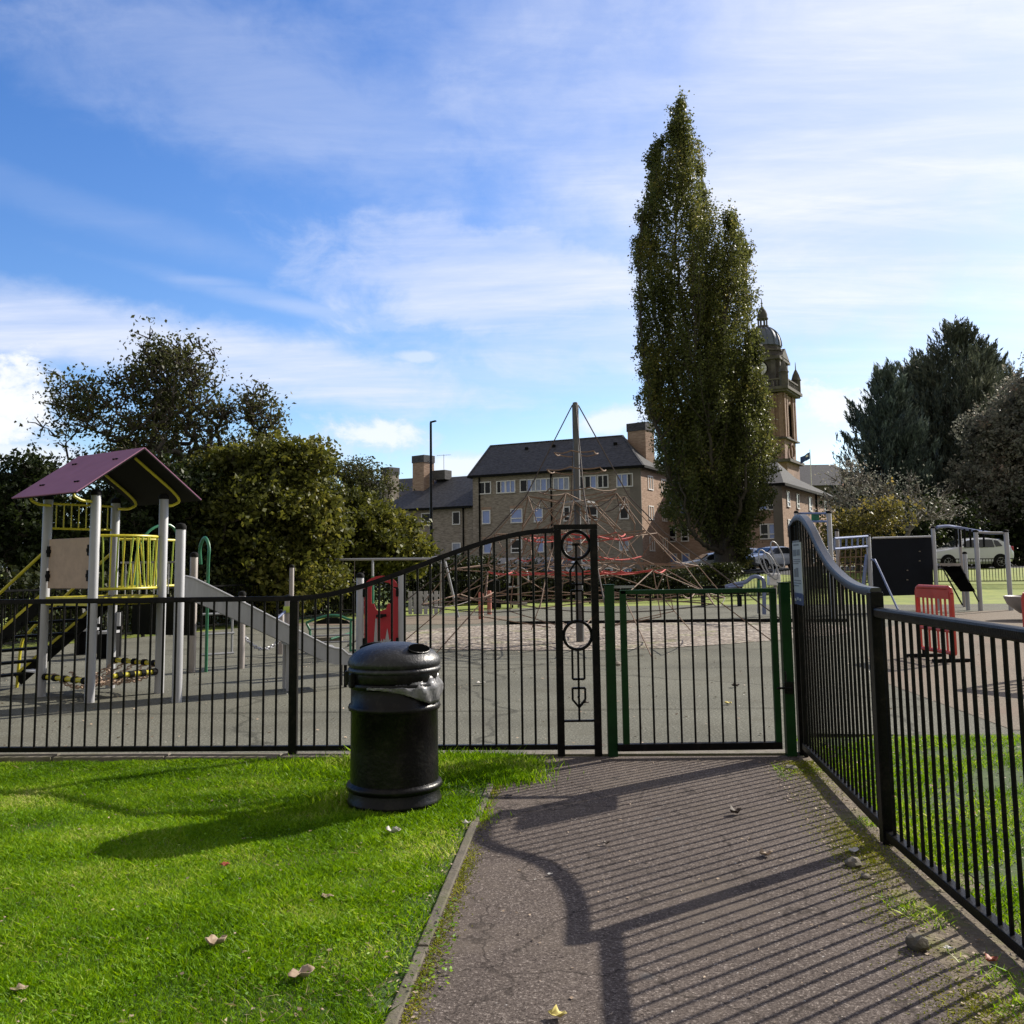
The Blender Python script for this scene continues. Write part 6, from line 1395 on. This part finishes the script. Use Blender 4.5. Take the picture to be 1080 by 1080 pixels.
C2 = np.repeat(S0, 44, 0) + np.repeat(Dv * ln_[:, None], 44, 0) * rng.uniform(-.5, 1, (len(S0) * 44, 1)) ** 1 + rng.normal(size=(len(S0) * 44, 3)) * np.array([.095, .095, .14])
P = np.concatenate([P, C2])
fz = lambda z, s: .42 * np.sin(z * 1.9 + s) + .34 * np.sin(z * 4.3 + 2 * s) + .2 * np.sin(z * 9.1 + s)
P = P[(P[:, 0] > L_o(P[:, 2]) + .25 + .8 * fz(P[:, 2], 1.3) + rng.normal(0, .16, len(P))) & (P[:, 0] < R_o(P[:, 2]) - .25 + .8 * fz(P[:, 2], 4.1) + rng.normal(0, .16, len(P)))]
quads('crown', leafquads(P, .135, .8), 'lf_poplar', pt_)
print('poplar leaves', len(P))
# low shoots on the trunk
n = 9000; P = np.stack([rng.normal(pb[0] + .6, .4, n), rng.normal(60, .6, n), pb[2] + .4 + rng.uniform(0, 1, n) ** 1.2 * 5.0], 1); quads('trunk_shoots', leafquads(P, .16, .7), 'lf_poplar', pt_)
b = MB(); b.tube([pb, (pb[0], pb[1], pb[2] + 1.6), (pb[0] - .2, pb[1], pb[2] + 3.6)], [.95, .8, .5], 14); b.build('bole', 'bark', pt_, smooth=60)

# ---- conifers
def conifer(label, px, Y, pytop, halfw_px, ml, dens=1.0, lean=0, low=.10, bulge=1.0, full=1.75):
    g_ = gb(px, Y); top_ = at(px + lean, pytop, Y); H = top_.z - g_[2]; t = thing('conifer_tree', label, 'conifer', g_); s_ = Y / 1000; Wd = halfw_px * s_
    b = MB(); b.tube([g_, Vector(g_).lerp(top_, .5), top_], [.34, .2, .03], 8); b.build('trunk', 'bark', t, smooth=60)
    br = MB(); C = []; Dr = []
    n = int(H * 15 * dens)
    for k in range(n):
        f_ = low + (1 - low) * (k + rng.uniform(0, 1)) / n; c = Vector(g_).lerp(top_, f_); a = rng.uniform(0, 6.283)
        env = min(1, (1 - f_) * full + .04) ** .8 * bulge; r_ = Wd * env * rng.uniform(.45, 1.12)
        if r_ < .15: r_ = .15
        dirv = Vector((math.cos(a), math.sin(a), 0)); pts = [c, c + dirv * r_ * .5 + up * (-.02 * r_), c + dirv * r_ * .85 + up * (.10 * r_), c + dirv * r_ + up * (.28 * r_ + .25)]
        br.tube(pts, [.05, .04, .025, .01], 4)
        m_ = int(4 + r_ * 4.5)
        for j in range(m_):
            u_ = rng.uniform(.25, 1); seg = u_ * 3; i = min(2, int(seg)); q = pts[i].lerp(pts[i + 1], seg - i)
            q = q + Vector((-dirv.y, dirv.x, 0)) * rng.normal(0, .16 * r_ + .1) + up * rng.normal(0, .12)
            C.append(tuple(q)); Dr.append(tuple((dirv * .45 + up * .9).normalized()))
    br.build('branches', 'bark', t, smooth=60)
    C = np.array(C); Dr = np.array(Dr); per = 13; P = np.repeat(C, per, 0); D = np.repeat(Dr, per, 0); h_ = rng.uniform(0, 1.0, (len(P), 1))
    P = P + D * h_ + rng.normal(size=P.shape) * .12 * (1.15 - h_)
    quads('crown', leafquads(P, .42, .20, D, 1.8), ml, t); return t
conifer('blue green conifer with upswept shoots, the smaller left one of the pair on the right', 931, 66, 396, 48, 'lf_pine', .95, 3, full=2.0)
conifer('large dark conifer crown right of the smaller conifer', 1003, 72, 352, 62, 'lf_pine2', 1.15, 4, full=2.9)
conifer('conifer filling the gap behind the large dark conifer', 1036, 80, 376, 56, 'lf_pine2', 1.1, 0, full=2.6)
conifer('conifer growing just left of the large dark crown', 970, 75, 386, 46, 'lf_pine2', 1.1, 0, full=2.5)
broadleaf('grey_leaved_tree', 'greyish brown broad tree at the right edge above the white car', gb(1085, 62), 3, .4,
          [lobe(1078, 475, 62, 46, 56, 200), lobe(1050, 520, 62, 42, 38, 110), lobe(1120, 450, 62, 50, 70, 120), lobe(1044, 465, 62, 22, 30, 36), lobe(1075, 425, 62, 20, 24, 26), lobe(1100, 405, 62, 22, 20, 22), lobe(1030, 500, 62, 16, 14, 16)], 34, .20, .50, 'lf_grey', twigs=3, twr=.022)
# bare spreading tree and yellow bush
broadleaf('bare_tree', 'nearly bare spreading tree with pale twigs in front of the conifers', gb(955, 47), 1.3, .22,
          [lobe(915, 522, 47, 50, 24, 46), lobe(970, 537, 47, 46, 18, 26), lobe(900, 505, 47, 24, 14, 18)], 2, .12, .5, 'lf_grey', 'barkg', twigs=5, twr=.018, jit=.3)
broadleaf('yellow_green_bush', 'yellow green leafy bush behind the climbing frame net', gb(905, 44), .6, .10,
          [lobe(900, 556, 44, 30, 14, 40), lobe(936, 545, 44, 16, 18, 18), lobe(885, 572, 44, 26, 22, 34), lobe(925, 585, 44, 30, 24, 44)], 16, .14, .34, 'lf_yellow', twigs=3, cat='bush', pw=.6)
broadleaf('dark_tree', 'dark leafy shrub left of the white car behind the climbing wall', gb(965, 50), .8, .12,
          [lobe(965, 560, 50, 36, 30, 90), lobe(1000, 560, 52, 30, 26, 60)], 40, .17, .45, 'lf_dark', twigs=1)
for px, Y, hw, hy, lab in ((455, 52, 16, 20, 'small dark bush in front of the lower brick wing'), (560, 55, 18, 10, 'round dark bush beside the shelter')):
    broadleaf('dark_bush', lab, gb(px, Y), .3, .06, [lobe(px, 612 - hy * .5, Y, hw, hy, 40)], 40, .14, .35, 'lf_dark', twigs=1, cat='bush')

# ================================================================== LIGHT
EL, AZ = R(31.5), R(36.2)      # azimuth from +X towards +Y
sdv_ = Vector((math.cos(AZ) * math.cos(EL), math.sin(AZ) * math.cos(EL), math.sin(EL)))
sl = bpy.data.lights.new('sun', 'SUN'); sl.energy = 5.0; sl.angle = R(0.53); sl.color = (1.0, 0.92, 0.80)
so_ = bpy.data.objects.new('sun', sl); col.objects.link(so_); so_.rotation_euler = sdv_.to_track_quat('Z', 'Y').to_euler(); so_.location = (30, 25, 40)
w = bpy.data.worlds.new('World'); scene.world = w; w.use_nodes = True; nt = w.node_tree; L = nt.links.new
bg = nt.nodes['Background']
sky = N(nt, 'ShaderNodeTexSky'); sky.sky_type = 'NISHITA'; sky.sun_disc = False; sky.sun_elevation = EL; sky.sun_rotation = R(90) - AZ; sky.air_density = 1.0; sky.dust_density = 0.6; sky.ozone_density = 2.0
STR = 0.132
tc = N(nt, 'ShaderNodeTexCoord'); sx = N(nt, 'ShaderNodeSeparateXYZ'); L(tc.outputs['Generated'], sx.inputs[0])
def MT(op, a, b_=None, c=None, clamp=False):
    n_ = N(nt, 'ShaderNodeMath', operation=op); n_.use_clamp = clamp
    for i, v in enumerate((a, b_, c)):
        if v is None: continue
        if isinstance(v, (int, float)): n_.inputs[i].default_value = v
        else: L(v, n_.inputs[i])
    return n_.outputs[0]
az = MT('ARCTAN2', sx.outputs[0], sx.outputs[1]); el = MT('ARCSINE', sx.outputs[2])
def smooth(v, a, b_):
    m_ = N(nt, 'ShaderNodeMapRange'); m_.interpolation_type = 'SMOOTHSTEP'; L(v, m_.inputs[0]); m_.inputs[1].default_value = a; m_.inputs[2].default_value = b_; return m_.outputs[0]
# cloud-plane coordinates (perspective of a flat high layer)
zc = MT('ADD', MT('MAXIMUM', sx.outputs[2], 0.0), 0.10); cu = MT('DIVIDE', sx.outputs[0], zc); cv = MT('DIVIDE', sx.outputs[1], zc)
cx_ = N(nt, 'ShaderNodeCombineXYZ'); L(cu, cx_.inputs[0]); L(cv, cx_.inputs[1])
def noise(vec, scale, rot, st, det=8, rgh=.6, dist=0.0, loc=(0, 0, 0)):
    mp = N(nt, 'ShaderNodeMapping'); mp.inputs['Rotation'].default_value = (0, 0, rot); mp.inputs['Scale'].default_value = st; mp.inputs['Location'].default_value = loc; L(vec, mp.inputs[0])
    n_ = N(nt, 'ShaderNodeTexNoise'); n_.inputs['Scale'].default_value = scale; n_.inputs['Detail'].default_value = det; n_.inputs['Roughness'].default_value = rgh; n_.inputs['Distortion'].default_value = dist; L(mp.outputs[0], n_.inputs['Vector']); return n_.outputs['Fac']
cirrus = noise(cx_.outputs[0], .8, R(-20), (0.55, 1.7, 1), 9, .62, .7, (3.1, 1.2, 0))
broad = noise(cx_.outputs[0], .42, R(10), (0.8, 1.3, 1), 5, .5, .3, (1.3, 4.2, 0))
wisp = noise(cx_.outputs[0], 2.6, R(-28), (0.35, 1.9, 1), 8, .65, .5, (7.7, 2.2, 0))
aep = N(nt, 'ShaderNodeCombineXYZ'); L(az, aep.inputs[0]); L(el, aep.inputs[1])
wob = noise(aep.outputs[0], 9, 0, (1, 1.6, 1), 9, .62, .3)
wob2 = noise(aep.outputs[0], 24, 0, (1, 1.5, 1), 7, .65, .2)
def AE(px, py):
    d_ = ray(px, py).normalized(); return math.atan2(d_.x, d_.y), math.asin(d_.z)
def patch(px, py, rx, ry, edge=.5, rot=0.0, amp=1.0, wobble=.9, w_=None):
    a0, e0 = AE(px, py); dx = MT('SUBTRACT', az, a0); dy = MT('SUBTRACT', el, e0)
    if rot:
        c_, s_ = math.cos(rot), math.sin(rot); dx, dy = MT('ADD', MT('MULTIPLY', dx, c_), MT('MULTIPLY', dy, s_)), MT('SUBTRACT', MT('MULTIPLY', dy, c_), MT('MULTIPLY', dx, s_))
    dx = MT('DIVIDE', dx, rx / 1000); dy = MT('DIVIDE', dy, ry / 1000)
    r2 = MT('SQRT', MT('ADD', MT('MULTIPLY', dx, dx), MT('MULTIPLY', dy, dy)))
    r2 = MT('ADD', r2, MT('MULTIPLY', MT('SUBTRACT', w_ or wob, .5), -wobble * 2))
    return MT('MULTIPLY', smooth(r2, 1.0 + edge, 1.0 - edge), amp)
SKYSAT, SKYHUE, EXPO = 1.33, 0.513, 0.52
ctex = smooth(cirrus, .36, .68); wtex = smooth(wisp, .38, .72)
tex = MT('ADD', MT('MULTIPLY', ctex, .62), MT('MULTIPLY', wtex, .38))
soft = MT('ADD', MT('ADD', .40, MT('MULTIPLY', smooth(az, .0, .45), .28)), MT('MULTIPLY', tex, .62))
def mx_(*a):
    o = a[0]
    for q in a[1:]: o = MT('MAXIMUM', o, q)
    return o
hi = mx_(patch(900, 130, 400, 230, .75, amp=.92, wobble=.8), patch(530, 295, 205, 62, .45, R(-6), .95, 1.1), patch(620, 60, 190, 120, .8, amp=.55), patch(330, 110, 330, 62, .8, R(-12), .42, 1.2), patch(760, 330, 300, 60, .5, R(4), .8))
band = mx_(patch(190, 372, 330, 34, .5, R(-7), .95, 1.0), patch(90, 222, 210, 14, .9, R(-10), .2, 1.2), patch(215, 297, 40, 5, .8, 0, .4), patch(930, 395, 170, 26, .7, 0, .55, 1.0), patch(560, 400, 260, 16, .7, R(-4), .4), patch(350, 330, 170, 8, .8, R(-9), .4))
thin = MT('MULTIPLY', mx_(hi, band), soft)
cum = mx_(patch(6, 425, 44, 46, .6, 0, 1, 1.5, wob2), patch(402, 457, 52, 17, .7, R(-6), .85, 1.6, wob2), patch(488, 491, 44, 13, .5, 0, .8, .8, wob2), patch(882, 428, 46, 25, .7, 0, .95, 1.5, wob2), patch(652, 443, 46, 14, .5, R(8), .8, .8, wob2), patch(20, 480, 60, 14, .5, 0, .8, .8, wob2), patch(440, 376, 26, 8, .5, 0, .6, .8, wob2), patch(315, 475, 60, 14, .5, 0, .5, .8, wob2))
allc = MT('MINIMUM', mx_(thin, cum), 1.0)
lowhz = smooth(el, .16, -.02)
hs = N(nt, 'ShaderNodeHueSaturation'); hs.inputs['Saturation'].default_value = SKYSAT; hs.inputs['Value'].default_value = STR; hs.inputs['Hue'].default_value = SKYHUE; L(sky.outputs[0], hs.inputs['Color'])
hz = N(nt, 'ShaderNodeMixRGB'); hz.inputs[2].default_value = (0.40, 0.53, 0.80, 1); L(MT('MULTIPLY', lowhz, .6), hz.inputs[0]); L(hs.outputs[0], hz.inputs[1])
ccol = N(nt, 'ShaderNodeMixRGB'); ccol.inputs[1].default_value = (0.53, 0.58, 0.73, 1); ccol.inputs[2].default_value = (0.70, 0.72, 0.76, 1)
L(mx_(MT('MULTIPLY', tex, MT('ADD', .35, smooth(az, -.1, .55))), smooth(cum, .25, .95)), ccol.inputs[0])
cm = N(nt, 'ShaderNodeMixRGB'); L(allc, cm.inputs[0]); L(hz.outputs[0], cm.inputs[1]); L(ccol.outputs[0], cm.inputs[2])
# warm fill added behind the viewer and overhead, unseen, to lighten shaded faces
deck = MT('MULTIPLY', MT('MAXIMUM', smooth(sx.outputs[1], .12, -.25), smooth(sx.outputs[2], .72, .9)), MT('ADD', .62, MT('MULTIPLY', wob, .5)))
fill_mix = N(nt, 'ShaderNodeMixRGB'); fill_mix.inputs[2].default_value = (0.37, 0.335, 0.29, 1); L(MT('MINIMUM', deck, 1.0), fill_mix.inputs[0]); L(cm.outputs[0], fill_mix.inputs[1])
L(fill_mix.outputs[0], bg.inputs['Color']); bg.inputs['Strength'].default_value = 1.0
scene.view_settings.view_transform = 'Standard'; scene.view_settings.look = 'None'; scene.view_settings.gamma = 1.0
scene.view_settings.exposure = EXPO; scene.view_settings.use_curve_mapping = False
scene.render.engine = 'CYCLES'
